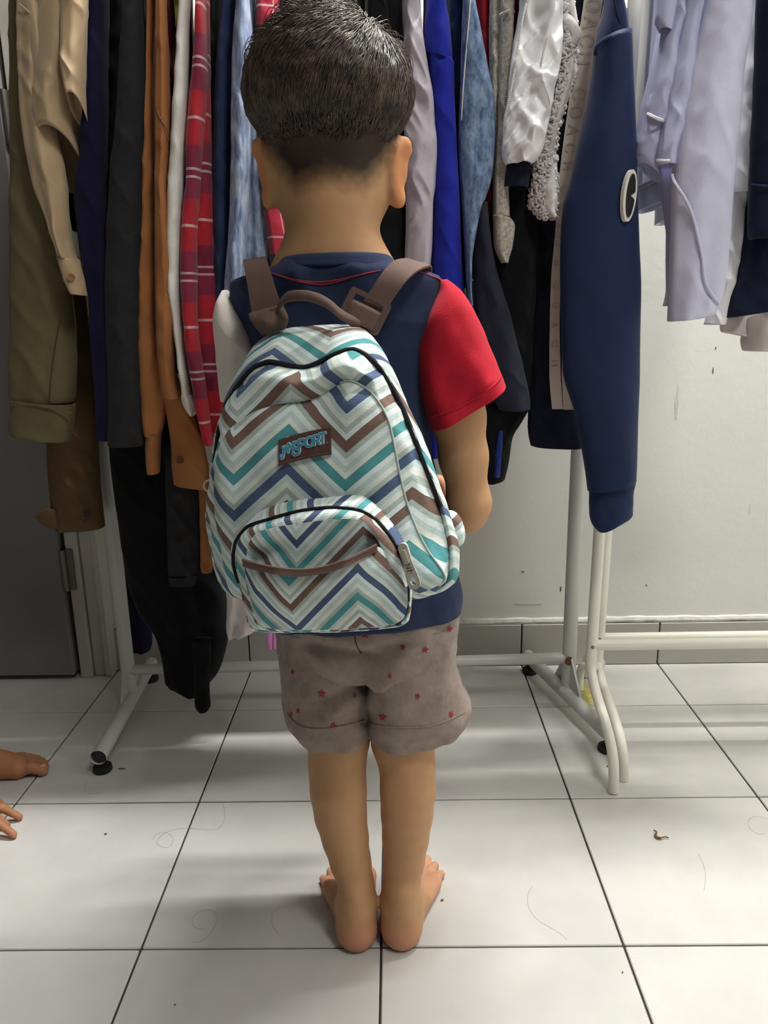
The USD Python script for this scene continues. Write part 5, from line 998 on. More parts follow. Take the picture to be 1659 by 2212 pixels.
# front pocket
Pk = [(545, 1362), (534, 1330), (522, 1270), (515, 1210), (512, 1170), (535, 1125), (580, 1098), (640, 1082), (720, 1073), (780, 1074), (818, 1098), (850, 1135), (878, 1185), (890, 1245), (889, 1300), (882, 1340), (855, 1354), (780, 1362), (690, 1366), (610, 1366)]
Zk = [(543, 1358), (531, 1322), (516, 1270), (500, 1220), (505, 1170), (532, 1136), (582, 1118), (642, 1102), (720, 1094), (778, 1100), (815, 1122), (846, 1160), (872, 1205), (884, 1250), (885, 1300), (878, 1338), (852, 1353), (780, 1361), (690, 1365), (610, 1365)]
Gk = [(556, 1350), (545, 1320), (532, 1265), (530, 1215), (538, 1172), (560, 1148), (600, 1138), (650, 1130), (720, 1122), (775, 1122), (803, 1140), (826, 1190), (845, 1232), (868, 1258), (876, 1300), (868, 1332), (846, 1346), (780, 1354), (690, 1358), (612, 1358)]
UVP = BP(643, 1292, 0.135)
def off(l, g, d): c = l.mean(0); return c + (l - c) * g + BN * d
p0, p1, p2 = spl(Pk, d=0.078), spl(Pk, d=0.108), spl(Zk, d=0.122)
mesh_, uv = orient(*loft_closed([p0, p1, p2, off(p2, 0.98, -0.003)], 6, UVP + E2 * 0.02 + E1 * 0.02, None, 0.004, 2)); part(bag, 'pocket_wall', mesh_, C_pock, uv=uv)
p3 = off(p2, 0.975, -0.004); g0 = spl(Gk, d=0.132)
mesh_, uv = orient(*loft_closed([p3, p3 * 0.75 + g0 * 0.25 + BN * 0.006, g0], 7, UVP + E2 * 0.01, None, 0.005, 7)); part(bag, 'pocket_front', mesh_, C_pock, uv=uv)
mesh_, uv = face(g0, 0.004, 0.012, UVP, [(805, 1185, 0.032, 0.010, 1.0, -0.014), (560, 1205, 0.02, 0.008, 0.3, -0.006), (620, 1180, 0.05, 0.012, 0.4, -0.002)], seed=8, wr=0.004, step=0.0035); part(bag, 'pocket_panel', mesh_, C_pock, uv=uv)
part(bag, 'zipper', tube(off(p2, 0.985, -0.001)[(zi >= 22) & (zi <= 140)], 0.0017, 8), M_gap)
part(bag, 'zipper_opening', tube(curve([BP(858, 1178, 0.1235), BP(872, 1200, 0.1235), BP(882, 1228, 0.1235), BP(886, 1255, 0.123)], 20), [0.001] * 2 + [0.0032] * 14 + [0.001] * 4, 10), M_gap)
# slip pocket: a second layer whose bound top edge hangs open
edge = [(526, 1214), (560, 1224), (600, 1232), (645, 1236), (690, 1232), (735, 1220), (780, 1200), (815, 1182)]
Sk_ = [(526, 1214), (535, 1262), (548, 1318), (559, 1351), (612, 1360), (690, 1361), (780, 1357), (848, 1349), (872, 1334), (880, 1300), (872, 1262), (845, 1228), (815, 1182), (780, 1200), (735, 1220), (690, 1232), (645, 1236), (600, 1232), (560, 1224)]
def poly_loop(keys_, d, n=220):
    k = np.array(keys_ + keys_[:1], float); s = np.r_[0, np.cumsum(np.linalg.norm(np.diff(k, axis=0), axis=1))]; q = np.linspace(0, s[-1], n, endpoint=False)
    xy = np.stack([PchipInterpolator(s, k[:, i])(q) for i in (0, 1)], 1); return xy
xy = poly_loop(Sk_, 0)
ed = shapely.distance(shapely.points(xy), LineString(edge)); gap = np.clip(1 - ed / 40, 0, 1) * np.clip(np.minimum(xy[:, 0] - 526, 815 - xy[:, 0]) / 70, 0, 1)
sl = np.array([BP(x, y, 0.1365 + 0.017 * g) for (x, y), g in zip(xy, gap)])
mesh_, uv = face(sl, 0.006, 0.012, UVP - E2 * 0.004, [(640, 1290, 0.05, 0.02, 0.0, 0.003)], seed=5, wr=0.004, step=0.0035)
inner = trimesh.Trimesh(mesh_.vertices - BN * 0.0016, mesh_.faces[:, ::-1], process=False)
part(bag, 'slip_pocket', trimesh.util.concatenate([mesh_, inner]), C_pock, uv=np.vstack([uv, uv]))
eq = curve([(x, y, 0) for x, y in edge], 40); ge = np.clip(np.minimum(eq[:, 0] - 526, 815 - eq[:, 0]) / 70, 0, 1)
bl = np.array([BP(x, y - 5, 0.138 + 0.017 * g) for (x, y, _), g in zip(eq, ge)]); br = np.array([BP(x, y + 8, 0.1395 + 0.0175 * g) for (x, y, _), g in zip(eq, ge)])
part(bag, 'pocket_binding', cat([ribbon(bl, br, BN * 0.0022), tube(bl + BN * 0.001, 0.0016, 8)]), F_web)
# zip pulls
def pull(pts, w, m):
    pl = LineString(pts).buffer(w, 8)
    return pl
zp0 = BP(874, 1190, 0.134); zp1 = BP(893, 1250, 0.139)
dz_ = zp1 - zp0; Lz = np.linalg.norm(dz_); dz_ /= Lz; ax_ = np.cross(BN, dz_)
def metal(poly, o, d0, th):
    m = cat([trimesh.creation.extrude_polygon(g, th) for g in getattr(poly, 'geoms', [poly])]); M4 = np.eye(4); M4[:3, 0], M4[:3, 1], M4[:3, 2] = dz_, ax_, BN; M4[:3, 3] = o + BN * d0
    if np.linalg.det(M4[:3, :3]) < 0: M4[:3, 1] *= -1
    m.apply_transform(M4); return m
tag_ = Polygon([(0.006, -0.0028), (0.026, -0.0048), (0.031, -0.004), (0.0325, 0), (0.031, 0.004), (0.026, 0.0048), (0.006, 0.0028)]).buffer(0.001).difference(affinity.scale(Point(0.026, 0).buffer(1, 16), 0.0035, 0.0027))
part(bag, 'zip_slider', cat([metal(LineString([(-0.003, 0), (0.005, 0)]).buffer(0.0042).difference(Point(-0.0015, 0).buffer(0.0016)), zp0, -0.001, 0.004), metal(LineString([(0.0, 0), (0.009, 0)]).buffer(0.0018), zp0, 0.003, 0.0016)]), M_silver, 30)
zt = part(bag, 'zip_pull', metal(tag_, zp0, 0.001, 0.0018), M_silver, 30, label='silver metal zip pull')
for a, b in (((0.011, -0.002), (0.011, 0.002)), ((0.011, 0.002), (0.0145, -0.002)), ((0.0145, -0.002), (0.0145, 0.0022)), ((0.0165, -0.0024), (0.0165, 0.0024)), ((0.0165, 0.0024), (0.0188, 0.0))):
    part(zt, 'stamped_mark', metal(LineString([a, b]).buffer(0.00035, 2), zp0, 0.0026, 0.0005), M_hinge, False)
M_cord = plain('white_cord', (214, 210, 202), 0.7)
part(bag, 'pull_loop', tube(curve([BP(456, 1038, 0.05), BP(445, 1040, 0.05), BP(440, 1050, 0.05), BP(446, 1060, 0.05), BP(456, 1064, 0.05)], 20), 0.0008, 8), M_cord)
part(bag, 'pull_loop', tube(curve([BP(458, 1096, 0.05), BP(448, 1104, 0.05), BP(445, 1116, 0.05), BP(455, 1118, 0.05)], 20), 0.0009, 8), M_cord)
# side tab at the lower right
sd_ = spl([(962, 1108), (978, 1105), (994, 1122), (1003, 1150), (1002, 1172), (988, 1189), (972, 1190), (966, 1150)], 60, d=0.012)
mesh_, uv = orient(*loft_closed([off(sd_, 0.2, 0.012), off(sd_, 0.9, 0.008), sd_, off(sd_, 0.9, -0.010), off(sd_, 0.2, -0.014)], 5, UVM + E1 * 0.06, None, 0.002, 1)); part(bag, 'side_tab', mesh_, C_main, uv=uv)
# label with lettering
lab = [(600, 946), (660, 929), (718, 918), (721, 985), (665, 997), (600, 1013)]
from scipy.spatial import cKDTree
def on_front(px, py, lift):
    q = onto(front_mesh, [(px, py)], 0)[0]; return q + BN * lift
LU, LW = np.linspace(0, 1, 14), np.linspace(0, 1, 8)
tl_, tr_, bl_, br_ = np.array((600, 947.)), np.array((718, 918.)), np.array((600, 1012.)), np.array((721, 985.))
def lab_px(u, w): return (tl_ * (1 - u) + tr_ * u) * (1 - w) + (bl_ * (1 - u) + br_ * u) * w + np.array((0, -3.5 * math.sin(math.pi * u)))
LG = np.array([[on_front(*lab_px(u, w), 0.0012) for u in LU] for w in LW])
from scipy.ndimage import gaussian_filter
LG = np.stack([gaussian_filter(LG[..., k], 1.2, mode='nearest') for k in range(3)], -1)
pf = LG.reshape(-1, 3); nx = len(LU); Fq = [(j * nx + i, (j + 1) * nx + i, (j + 1) * nx + i + 1, j * nx + i + 1) for j in range(len(LW) - 1) for i in range(nx - 1)]
top_, bot_ = pf + BN * 0.0016, pf - BN * 0.002; nvt = len(pf)
bd = [i for i in range(nx)] + [j * nx + nx - 1 for j in range(1, len(LW))] + [(len(LW) - 1) * nx + i for i in range(nx - 2, -1, -1)] + [j * nx for j in range(len(LW) - 2, 0, -1)]
Fl = [(a, b, c) for a, b, c, d in Fq] + [(a, c, d) for a, b, c, d in Fq] + [(c + nvt, b + nvt, a + nvt) for a, b, c, d in Fq] + [(d + nvt, c + nvt, a + nvt) for a, b, c, d in Fq]
for k in range(len(bd)):
    a, b = bd[k], bd[(k + 1) % len(bd)]; Fl += [(a, a + nvt, b + nvt), (a, b + nvt, b)]
lm = trimesh.Trimesh(np.vstack([top_, bot_]), np.array(Fl), process=False); trimesh.repair.fix_normals(lm)
M_leather = plain('brown_leather', (84, 58, 52), 0.5, var=0.1, scale=60, bump=0.2, bscale=300)
label_ = part(bag, 'label', lm, M_leather, 30, label='dark brown leather label with blue lettering')
LS = [PchipInterpolator(LW, PchipInterpolator(LU, LG, axis=1)(np.linspace(0, 1, 60)), axis=0)(np.linspace(0, 1, 40))][0]
def lab_pt(u, w, lift):
    i = np.clip(u, 0, 1) * 59; j = np.clip(w, 0, 1) * 39; i0_, j0_ = np.minimum(i.astype(int), 58), np.minimum(j.astype(int), 38); a, b = (i - i0_)[:, None], (j - j0_)[:, None]
    return (LS[j0_, i0_] * (1 - a) + LS[j0_, i0_ + 1] * a) * (1 - b) + (LS[j0_ + 1, i0_] * (1 - a) + LS[j0_ + 1, i0_ + 1] * a) * b + BN * lift
def letter_shape(ch):
    m = meshkit.text_mesh(ch, 1.0, 0.1, bold=True); pts = m.vertices[:, :2]; tri = m.faces[np.abs(m.face_normals[:, 2] - 1) < 0.1]
    g = shapely.union_all([Polygon(pts[t]).buffer(1e-4) for t in tri]); x0, y0, x1, y1 = g.bounds; return affinity.translate(g, -x0, -y0)
def fit(g, x0, x1, y0, y1):
    a, b, c, d = g.bounds; return affinity.affine_transform(g, [(x1 - x0) / (c - a), 0, 0, (y1 - y0) / (d - b), x0 - a * (x1 - x0) / (c - a), y0 - b * (y1 - y0) / (d - b)])
# letter boxes on the label, in label units (u to the right, v upwards)
spec = [('J', 0.055, 0.135, 0.26, 0.68), ('A', 0.125, 0.225, 0.40, 0.68), ('N', 0.205, 0.325, 0.44, 0.735), ('S', 0.285, 0.43, 0.24, 0.72), ('P', 0.395, 0.535, 0.42, 0.76), ('O', 0.515, 0.68, 0.42, 0.77), ('R', 0.67, 0.80, 0.44, 0.79), ('T', 0.775, 0.905, 0.46, 0.83)]
shp = []
for ch, a, b, c, d in spec:
    g = fit(letter_shape(ch), a, b, c, d)
    if ch == 'J': g = g.union(Polygon([(0.10, 0.68), (0.135, 0.68), (0.135, 0.645), (0.10, 0.645)]))
    shp.append(g)
def on_label(poly, lift, th):
    out = []
    for g in getattr(poly, 'geoms', [poly]):
        if g.area < 1e-5: continue
        m = trimesh.creation.extrude_polygon(g.segmentize(0.02), th, engine='earcut').subdivide_to_size(0.025); v = m.vertices
        X = lab_pt(v[:, 0], 1 - v[:, 1], 0.0) + np.outer(v[:, 2] + lift, BN); out.append(trimesh.Trimesh(X, m.faces, process=False))
    m = cat(out); return m if m.volume > 0 else trimesh.Trimesh(m.vertices, m.faces[:, ::-1], process=False)
allw = shapely.union_all([affinity.scale(g, 1, 1) for g in shp]); asp = 0.56
stretch_ = lambda g, f: affinity.scale(g, 1, f, origin=(0, 0))
white = stretch_(stretch_(allw, asp).buffer(0.013, 6), 1 / asp).simplify(0.002)
part(label_, 'lettering_outline', on_label(white, 0.0016, 0.0009), plain('white_print', (222, 228, 228), 0.5), False, label='white outline of the lettering')
M_bluep = plain('blue_print', (66, 142, 172), 0.45)
done = None
for (ch, *_), g in zip(spec, shp):
    g2 = stretch_(stretch_(g, asp).buffer(0.0035, 4), 1 / asp).simplify(0.001); part(label_, 'letter', on_label(g2, 0.0022, 0.0007 + 0.0001 * (ord(ch) % 3)), M_bluep, False)
part(label_, 'letter', on_label(Point(0.925, 0.47).buffer(0.011, 6), 0.0016, 0.0008), M_cord, False, label='tiny trademark dot')
stt = [lab_pt(np.array([u]), np.array([0.90]), 0.0016)[0] for u in np.linspace(0.06, 0.94, 30)]
part(label_, 'stitching', tube(stt, 0.00035, 5), plain('dark_thread', (120, 88, 76), 0.8), True)
# straps, buckle and handle
def strap(name, Lp, Rp, th=0.0022, parent=None, n=40):
    L = curve([P(*q) for q in Lp], n); R = curve([P(*q) for q in Rp], n); t_ = np.gradient((L + R) / 2, axis=0); nr = np.cross(t_, R - L); nr /= np.linalg.norm(nr, axis=1, keepdims=True)
    return part(parent or bag, name, ribbon(L, R, nr * th * np.sign((nr @ np.array([0, -1.0, 0.35])).mean())), F_web)
strap('strap', [(758, 694, -0.020), (772, 672, -0.0175), (798, 632, -0.012), (826, 592, -0.006), (846, 570, 0.008), (866, 563, 0.030), (880, 562, 0.060), (884, 575, 0.100), (880, 640, 0.135)], [(808, 710, -0.022), (822, 690, -0.0195), (848, 648, -0.016), (880, 606, -0.012), (905, 586, 0.002), (922, 579, 0.024), (930, 577, 0.056), (932, 590, 0.098), (926, 650, 0.130)])
strap('strap', [(548, 690, 0.012), (540, 640, 0.018), (534, 605, 0.026), (528, 578, 0.040), (526, 567, 0.060), (528, 566, 0.09), (534, 580, 0.13), (545, 640, 0.16)], [(610, 664, 0.006), (596, 625, 0.012), (587, 595, 0.020), (580, 572, 0.034), (577, 560, 0.055), (578, 559, 0.086), (584, 575, 0.125), (592, 640, 0.155)])
bu = P(788, 673, -0.024); bx2 = P(822, 688, -0.026) - P(755, 655, -0.022); bx2 /= np.linalg.norm(bx2); by2 = P(805, 640, -0.019) - P(770, 700, -0.025); by2 -= bx2 * (by2 @ bx2); by2 /= np.linalg.norm(by2); bz2 = np.cross(bx2, by2)
if bz2[1] > 0: bz2 = -bz2
fr_ = shapely.box(-0.0185, -0.0135, 0.0185, 0.0135).buffer(0.003).difference(shapely.box(-0.0150, 0.0035, 0.0150, 0.0115)).difference(shapely.box(-0.0150, -0.0115, 0.0150, -0.0035))
bk = trimesh.creation.extrude_polygon(fr_, 0.0032); M4 = np.eye(4); M4[:3, 0], M4[:3, 1], M4[:3, 2], M4[:3, 3] = bx2, by2, bz2, bu; bk.apply_transform(M4)
bk = bk if bk.volume > 0 else trimesh.Trimesh(bk.vertices, bk.faces[:, ::-1])
part(bag, 'buckle', bk, M_bpl, 30, label='brown plastic strap buckle')
part(bag, 'strap_loop', loft([bu + by2 * 0.006 + bz2 * 0.001, bu + by2 * 0.003 + bz2 * 0.0035, bu - by2 * 0.004 + bz2 * 0.0035, bu - by2 * 0.014 + bz2 * 0.002, P(790, 708, -0.03)], [bx2 * 0.0155] * 4 + [bx2 * 0.012], [bz2 * 0.001, bz2 * 0.0016, bz2 * 0.0018, bz2 * 0.003, bz2 * 0.003], nal=24, seg=24, fold=(0, 3), hem=0)[0], F_web)
part(bag, 'handle', loft([P(598, 672, -0.014), P(606, 656, -0.022), P(626, 640, -0.034), P(650, 638, -0.042), P(686, 645, -0.046), P(714, 660, -0.044), P(735, 678, -0.038), P(752, 689, -0.032), P(778, 699, -0.028)],
     [np.array([0.0, 0.004, 0.0035])] * 9, [np.array([0.0005, -0.003, 0.0035])] * 9, nal=60, seg=20, fold=(0, 3), hem=0, noise=(0.001, 40))[0], F_web)
part(bag, 'strap_fold', loft([P(574, 668, 0.002), P(580, 684, -0.010), P(588, 700, -0.016), P(592, 716, -0.014)], [np.array([0.0175, 0, 0.004]), np.array([0.0185, -0.002, 0.004]), np.array([0.0165, -0.002, 0.004]), np.array([0.012, 0, 0.003])], [np.array([0, -0.004, 0.001]), np.array([0, -0.009, 0.002]), np.array([0, -0.009, 0.002]), np.array([0, -0.005, 0])], nal=30, seg=36, fold=(0.3, 4), noise=(0.006, 50), hem=0.004)[0], F_web)
part(bag, 'buckle', tube(curve([P(545, 690, 0.006), P(560, 686, -0.006), P(585, 672, -0.012), P(604, 662, -0.006)], 20), 0.002, 8), M_bpl, label='brown plastic buckle edge under the folded strap')

# ------------------------------------------------------------------ a second child, sitting just outside the frame: foot and hand reach in
f_h, f_t = PZ(-70, 1668, 0.0), PZ(104, 1668, 0.0)
kx = lambda a, b, c: np.array([a, b, c], float)
tip0 = PZ(100, 1672, 0.0)
heel2 = tip0 + kx(-0.150, -0.012, 0); bm2 = tip0 + kx(-0.045, -0.010, 0); bl2 = tip0 + kx(-0.055, 0.030, 0)
tps = [tip0 + kx(-0.004, -0.004, 0), tip0 + kx(-0.006, 0.012, 0), tip0 + kx(-0.012, 0.023, 0), tip0 + kx(-0.020, 0.032, 0), tip0 + kx(-0.030, 0.040, 0)]
def foot_x(heel, bm, bl, tips):
    hc = heel + kx(0.022, 0, 0); ank = heel + kx(0.022, 0.002, 0.050)
    return [ell(hc + [0, 0, 0.021], (0.024, 0.0215, 0.0225), None, 0.012), cone(hc + [0, 0, 0.019], bm + [0, 0, 0.017], 0.019, 0.0155, 0.016), cone(hc + [0, 0, 0.016], bl + [0, 0, 0.012], 0.018, 0.0115, 0.016), cone(ank, bm * 0.6 + bl * 0.4 + [0, 0, 0.019], 0.021, 0.0125, 0.018)] + toes(1, heel, bm, bl, tips, (0.0105, 0.0072, 0.0068, 0.0064, 0.006))
ank2 = heel2 + kx(0.022, 0.002, 0.050); hip2 = kx(-0.98, 0.36, 0.10)
h1 = PZ(43, 1772, 0.0); wr2 = h1 + kx(-0.092, -0.022, 0.034)
sit = [cone(ank2, ank2 + kx(-0.09, 0.01, 0.085), 0.021, 0.033, 0.012), cone(ank2 + kx(-0.09, 0.01, 0.085), kx(-0.86, 0.40, 0.20), 0.033, 0.036, 0.012), cone(kx(-0.86, 0.40, 0.20), hip2, 0.038, 0.055, 0.02),
       ell(kx(-1.0, 0.31, 0.09), (0.09, 0.085, 0.085), None, 0.04), ell(kx(-1.02, 0.30, 0.26), (0.06, 0.085, 0.15), None, 0.04), cone(kx(-1.02, 0.23, 0.37), kx(-1.02, 0.37, 0.37), 0.034, 0.034, 0.03), cone(kx(-1.01, 0.30, 0.40), kx(-1.0, 0.30, 0.47), 0.04, 0.04, 0.02),
       ell(kx(-1.0, 0.30, 0.56), (0.09, 0.074, 0.095), None, 0.02), ell(kx(-0.965, 0.30, 0.51), (0.05, 0.055, 0.05), None, 0.02), cone(kx(-0.912, 0.30, 0.545), kx(-0.902, 0.30, 0.525), 0.005, 0.0085, 0.008), cone(kx(-0.918, 0.288, 0.500), kx(-0.918, 0.312, 0.500), 0.005, 0.005, 0.006),
       ell(kx(-1.005, 0.222, 0.54), (0.018, 0.006, 0.028), None, 0.008), ell(kx(-1.005, 0.378, 0.54), (0.018, 0.006, 0.028), None, 0.008),
       cone(kx(-1.01, 0.22, 0.365), kx(-0.86, 0.17, 0.21), 0.030, 0.025, 0.012), cone(kx(-0.86, 0.17, 0.21), wr2, 0.025, 0.0165, 0.012), cone(kx(-1.01, 0.375, 0.365), kx(-0.98, 0.44, 0.21), 0.030, 0.025, 0.012), cone(kx(-0.98, 0.44, 0.21), kx(-0.88, 0.45, 0.225), 0.025, 0.017, 0.012),
       cone(kx(-0.98, 0.27, 0.07), kx(-0.82, 0.20, 0.055), 0.05, 0.036, 0.02), cone(kx(-0.82, 0.20, 0.055), kx(-0.96, 0.10, 0.035), 0.034, 0.021, 0.012)]
sit_foot2 = [cone(kx(-0.96, 0.10, 0.03), kx(-1.06, 0.07, 0.018), 0.021, 0.015, 0.014), ell(kx(-0.955, 0.105, 0.024), (0.024, 0.022, 0.022), None, 0.012)]
fingers = [cone(wr2, wr2 + kx(0.020, 0.004, -0.008), 0.0165, 0.0165, 0.01)]
for q, tipq in zip((-1, -0.33, 0.33, 1), (PZ(31, 1811, 0.0), PZ(44, 1790, 0) + kx(-0.020, 0, 0), h1, PZ(20, 1756, 0.0) + kx(-0.010, 0.006, 0))):
    kn = wr2 + kx(0.045, 0.010 + q * 0.0155, -0.010); tipq = np.array(tipq) + kx(0, 0, 0.0062); md = kn * 0.5 + tipq * 0.5 + kx(0, 0, 0.010)
    fingers += [cone(wr2 + kx(0.012, 0.003 + q * 0.008, -0.004), kn, 0.012, 0.009, 0.008), cone(kn, md, 0.0072, 0.0066, 0.003), cone(md, tipq, 0.0066, 0.0056, 0.003)]
fingers += [cone(wr2 + kx(0.012, -0.012, -0.008), wr2 + kx(0.026, -0.032, -0.018), 0.0085, 0.0075, 0.005), cone(wr2 + kx(0.026, -0.032, -0.018), wr2 + kx(0.044, -0.038, -0.026), 0.0072, 0.006, 0.003)]
kid = thing('person', 'seated child at the left edge, only a bare foot and fingertips showing', 'person', (-1.0, 0.3, 0))
f2 = foot_x(heel2, bm2, bl2, tps)
km = sdf_mesh(sit + f2 + fingers + sit_foot2, 0.0028, zmin=0.0005, gr=[sit + f2 + sit_foot2, fingers + [sit[14]]])
kt = np.tile(lin((168, 118, 84)), (len(km.vertices), 1)); tipm = np.clip(1 - np.linalg.norm(km.vertices - h1, axis=1) / 0.02, 0, 1)[:, None] + np.clip(1 - np.linalg.norm(km.vertices - PZ(31, 1811, 0.0), axis=1) / 0.02, 0, 1)[:, None]
part(kid, 'body', km, M_skin, True, tint=kt * (1 - tipm * 0.6) + lin((206, 136, 118)) * tipm * 0.6)
F_kid, F_kid2 = fabric('child_shirt', (120, 134, 150), 0.9), fabric('child_shorts', (70, 74, 84), 0.9)
part(kid, 'shirt', sdf_mesh([ell(kx(-1.02, 0.30, 0.26), (0.072, 0.098, 0.155), None, 0.04), cone(kx(-1.02, 0.23, 0.372), kx(-1.02, 0.37, 0.372), 0.041, 0.041, 0.03), cone(kx(-1.01, 0.22, 0.365), kx(-0.95, 0.20, 0.30), 0.038, 0.038, 0.012), cone(kx(-1.01, 0.375, 0.365), kx(-1.0, 0.41, 0.29), 0.038, 0.038, 0.012)], 0.005), F_kid, True)
part(kid, 'shorts', sdf_mesh([ell(kx(-1.0, 0.31, 0.092), (0.102, 0.096, 0.09), None, 0.04), cone(hip2, kx(-0.90, 0.385, 0.165), 0.064, 0.05, 0.02), cone(kx(-0.98, 0.27, 0.075), kx(-0.87, 0.225, 0.062), 0.06, 0.048, 0.02)], 0.005, zmin=0.001), F_kid2, True)
kc = trimesh.creation.icosphere(4, 1.0); kv = kc.vertices.copy(); kk = kv[:, 2] > np.interp(kv[:, 0], [-1, 0, 0.5, 1], [-0.5, -0.1, 0.3, 0.45])
kc.vertices = kx(-1.0, 0.30, 0.56) + kv * [0.098, 0.082, 0.104]; kc.update_faces(kk[kc.faces].all(1)); kc.remove_unreferenced_vertices(); part(kid, 'hair', kc, M_hair, True)
for sy in (-0.028, 0.028):
    e = trimesh.creation.icosphere(2, 0.010); e.apply_translation(kx(-0.918, 0.30 + sy, 0.555)); part(kid, 'eye', e, M_eye, True)
for tq in tps[:1]:
    n_ = trimesh.creation.icosphere(2, 1.0); n_.apply_scale([0.0055, 0.0050, 0.0018]); n_.apply_translation(tq + kx(0.002, 0, 0.0192)); part(kid, 'toenail', n_, plain('nail', (206, 158, 130), 0.3), True)

# ------------------------------------------------------------------ marks on the wall, dirt and loose hairs on the floor
def smudge(name, px, py, w, h, m, label, seed=1, Y=YW):
    rs = np.random.default_rng(seed); a = np.linspace(0, 2 * np.pi, 18, endpoint=False); r = 1 + 0.35 * rs.normal(size=18) * 0.6
    c = P(px, py, Y); pl = Polygon(np.c_[np.cos(a) * w * r, np.sin(a) * h * r]).buffer(0)
    g = pl if pl.geom_type == 'Polygon' else max(pl.geoms, key=lambda q: q.area)
    me = trimesh.creation.extrude_polygon(g, 0.0006); me.vertices = np.c_[me.vertices[:, 0] + c[0], Y - me.vertices[:, 2], me.vertices[:, 1] + c[2]]
    trimesh.repair.fix_normals(me); solo(name, me, m, label, 'mark', False, group='marks on the back wall')
M_scuff = plain('scuff', (96, 92, 84), 0.9); M_scuff2 = plain('faint_scuff', (205, 202, 192), 0.9, var=0.08, scale=60)
smudge('scuff_mark', 1546, 752, 0.0012, 0.0022, M_scuff, 'tiny dark dot on the wall below the pale blouse', 1)
smudge('scuff_mark', 1540, 801, 0.0012, 0.006, M_scuff, 'short dark streak on the wall, below the tiny dot', 2)
smudge('scuff_mark', 1462, 870, 0.003, 0.040, M_scuff2, 'long faint brownish scuff on the wall right of the navy sleeve', 3)
smudge('scuff_mark', 1211, 1272, 0.0015, 0.006, M_scuff, 'small dark smear on the wall just left of the grey rack post', 4)
smudge('scuff_mark', 1130, 1235, 0.003, 0.0015, M_scuff, 'thin dark fleck on the wall near the elbow of the boy', 5)
smudge('scuff_mark', 1396, 1264, 0.0015, 0.0015, M_scuff, 'round dark speck on the wall above the cream lower bars', 6)
smudge('scuff_mark', 1140, 1304, 0.030, 0.0012, M_scuff2, 'faint horizontal scrape on the wall above the skirting', 7)
smudge('scuff_mark', 1620, 1098, 0.0008, 0.010, M_scuff2, 'hairline scratch on the wall near the right edge', 8)
# flaked white patch on the skirting and the yellow stain on the tiles
def flat_blob(name, pts, m, label, category, z=0.0009, th=0.0006):
    q = np.array([PZ(x, y, 0) for x, y in pts])[:, :2]; q = np.vstack([q, q[:1]]); s = np.arange(len(q)); f = CubicSpline(s, q, bc_type='periodic')(np.linspace(0, len(q) - 1, 60)[:-1])
    pl = Polygon(f).buffer(0); pl = pl if pl.geom_type == 'Polygon' else max(pl.geoms, key=lambda g: g.area)
    me = trimesh.creation.extrude_polygon(pl, th); me.apply_translation((0, 0, z - th)); solo(name, me, m, label, category, False)
M_stain = plain('yellow_stain', (206, 196, 120), 0.6, var=0.22, scale=70)
flat_blob('yellow_stain', [(1252, 1486), (1262, 1478), (1274, 1480), (1283, 1494), (1287, 1512), (1282, 1523), (1266, 1520), (1256, 1504)], M_stain, 'yellow dried stain on the tiles beneath the right racks', 'stain')
flat_blob('yellow_stain', [(1226, 1512), (1238, 1508), (1246, 1516), (1240, 1524), (1228, 1523)], M_stain, 'small yellow spot left of the larger stain on the tiles', 'stain')
M_straw = plain('straw', (112, 84, 48), 0.8, var=0.2, scale=200); M_strand = plain('loose_hair', (112, 100, 90), 0.6)
c0 = [PZ(x, y, 0.003) for x, y in ((1412, 1793), (1418, 1800), (1416, 1806), (1424, 1810), (1434, 1808), (1444, 1810))]
solo('husk', tube(curve(c0, 24), [0.001] * 6 + [0.0018] * 10 + [0.0009] * 8, 8), M_straw, 'curled brown husk lying on the tile at the right', 'husk')
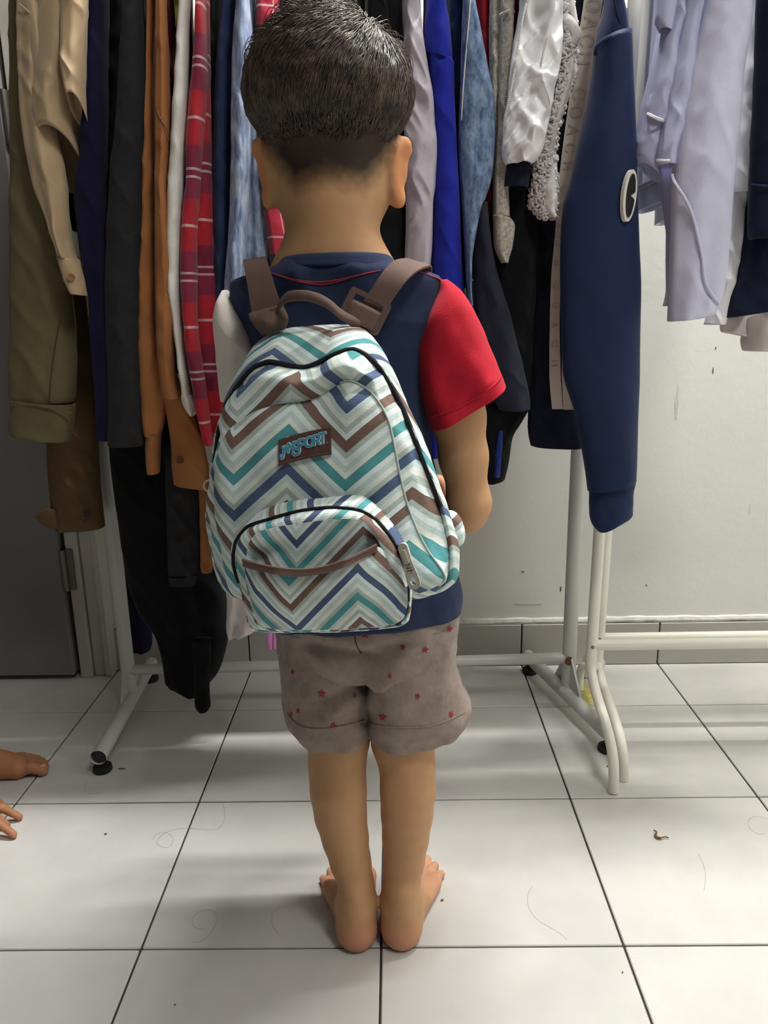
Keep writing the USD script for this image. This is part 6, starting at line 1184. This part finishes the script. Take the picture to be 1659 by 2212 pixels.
for k, (x, y, l, w, lab_) in enumerate(((263, 1660, 0.007, 0.0012, 'thin brown sliver on the tile right of the black rack foot'), (228, 1801, 0.002, 0.0013, 'brown crumb on the bright tile at the left'), (955, 1944, 0.0022, 0.0016, 'brown crumb on the tile right of the right foot'), (378, 2170, 0.0012, 0.0008, 'dark grit near the bottom edge'), (1345, 2100, 0.0012, 0.0008, 'dark grit beside the right long joint'), (1312, 1655, 0.0018, 0.001, 'dark grit between the bent cream feet'))):
    m = trimesh.creation.icosphere(2, 1.0); m.apply_scale([l, w, 0.0009]); m.vertices *= 1 + 0.25 * (meshkit.noise(m.vertices * 900 + k, k)[:, None] - 0.5); m.apply_transform(trimesh.transformations.rotation_matrix(0.3 * k, [0, 0, 1])); m.apply_translation(PZ(x, y, 0.0009)); solo(('sliver', 'crumb', 'crumb', 'grit', 'grit', 'grit')[k], m, M_straw, lab_, ('sliver', 'crumb', 'crumb', 'grit', 'grit', 'grit')[k], True)
def loose_hair(pts, label, r=0.00011):
    q = np.array([PZ(x, y, 0.0004) for x, y in pts]); f = curve(q, 50); f[:, 2] = 0.0005
    solo('loose_hair', tube(f, r, 5), M_strand, label, 'hair', group='loose hairs on the floor tiles')
loose_hair([(330, 1812), (350, 1798), (374, 1812), (364, 1830), (340, 1822), (352, 1802), (420, 1790), (470, 1790), (486, 1760), (480, 1736)], 'long looping loose hair on the bright tile left of the legs of the boy')
loose_hair([(440, 2006), (418, 2000), (420, 1978), (446, 1965), (468, 1976), (462, 2004), (440, 2030), (415, 2036)], 'curled loose hair on the tile left of the heels of the boy')
loose_hair([(612, 1955), (590, 1975), (592, 2005), (604, 2020)], 'short curved loose hair near the left foot of the boy')
loose_hair([(1150, 1916), (1140, 1950), (1160, 1985), (1200, 2010), (1225, 2030)], 'thin curved loose hair on the tile right of the right foot')
loose_hair([(1508, 1845), (1520, 1870), (1524, 1900), (1520, 1925)], 'thin loose hair on the tile below the brown husk')
loose_hair([(1659, 1770), (1630, 1764), (1616, 1778), (1630, 1798), (1655, 1800)], 'looping loose hair at the right edge of the tiles')
loose_hair([(190, 1688), (182, 1700), (196, 1714), (220, 1710)], 'small loose hair below the black rack foot')
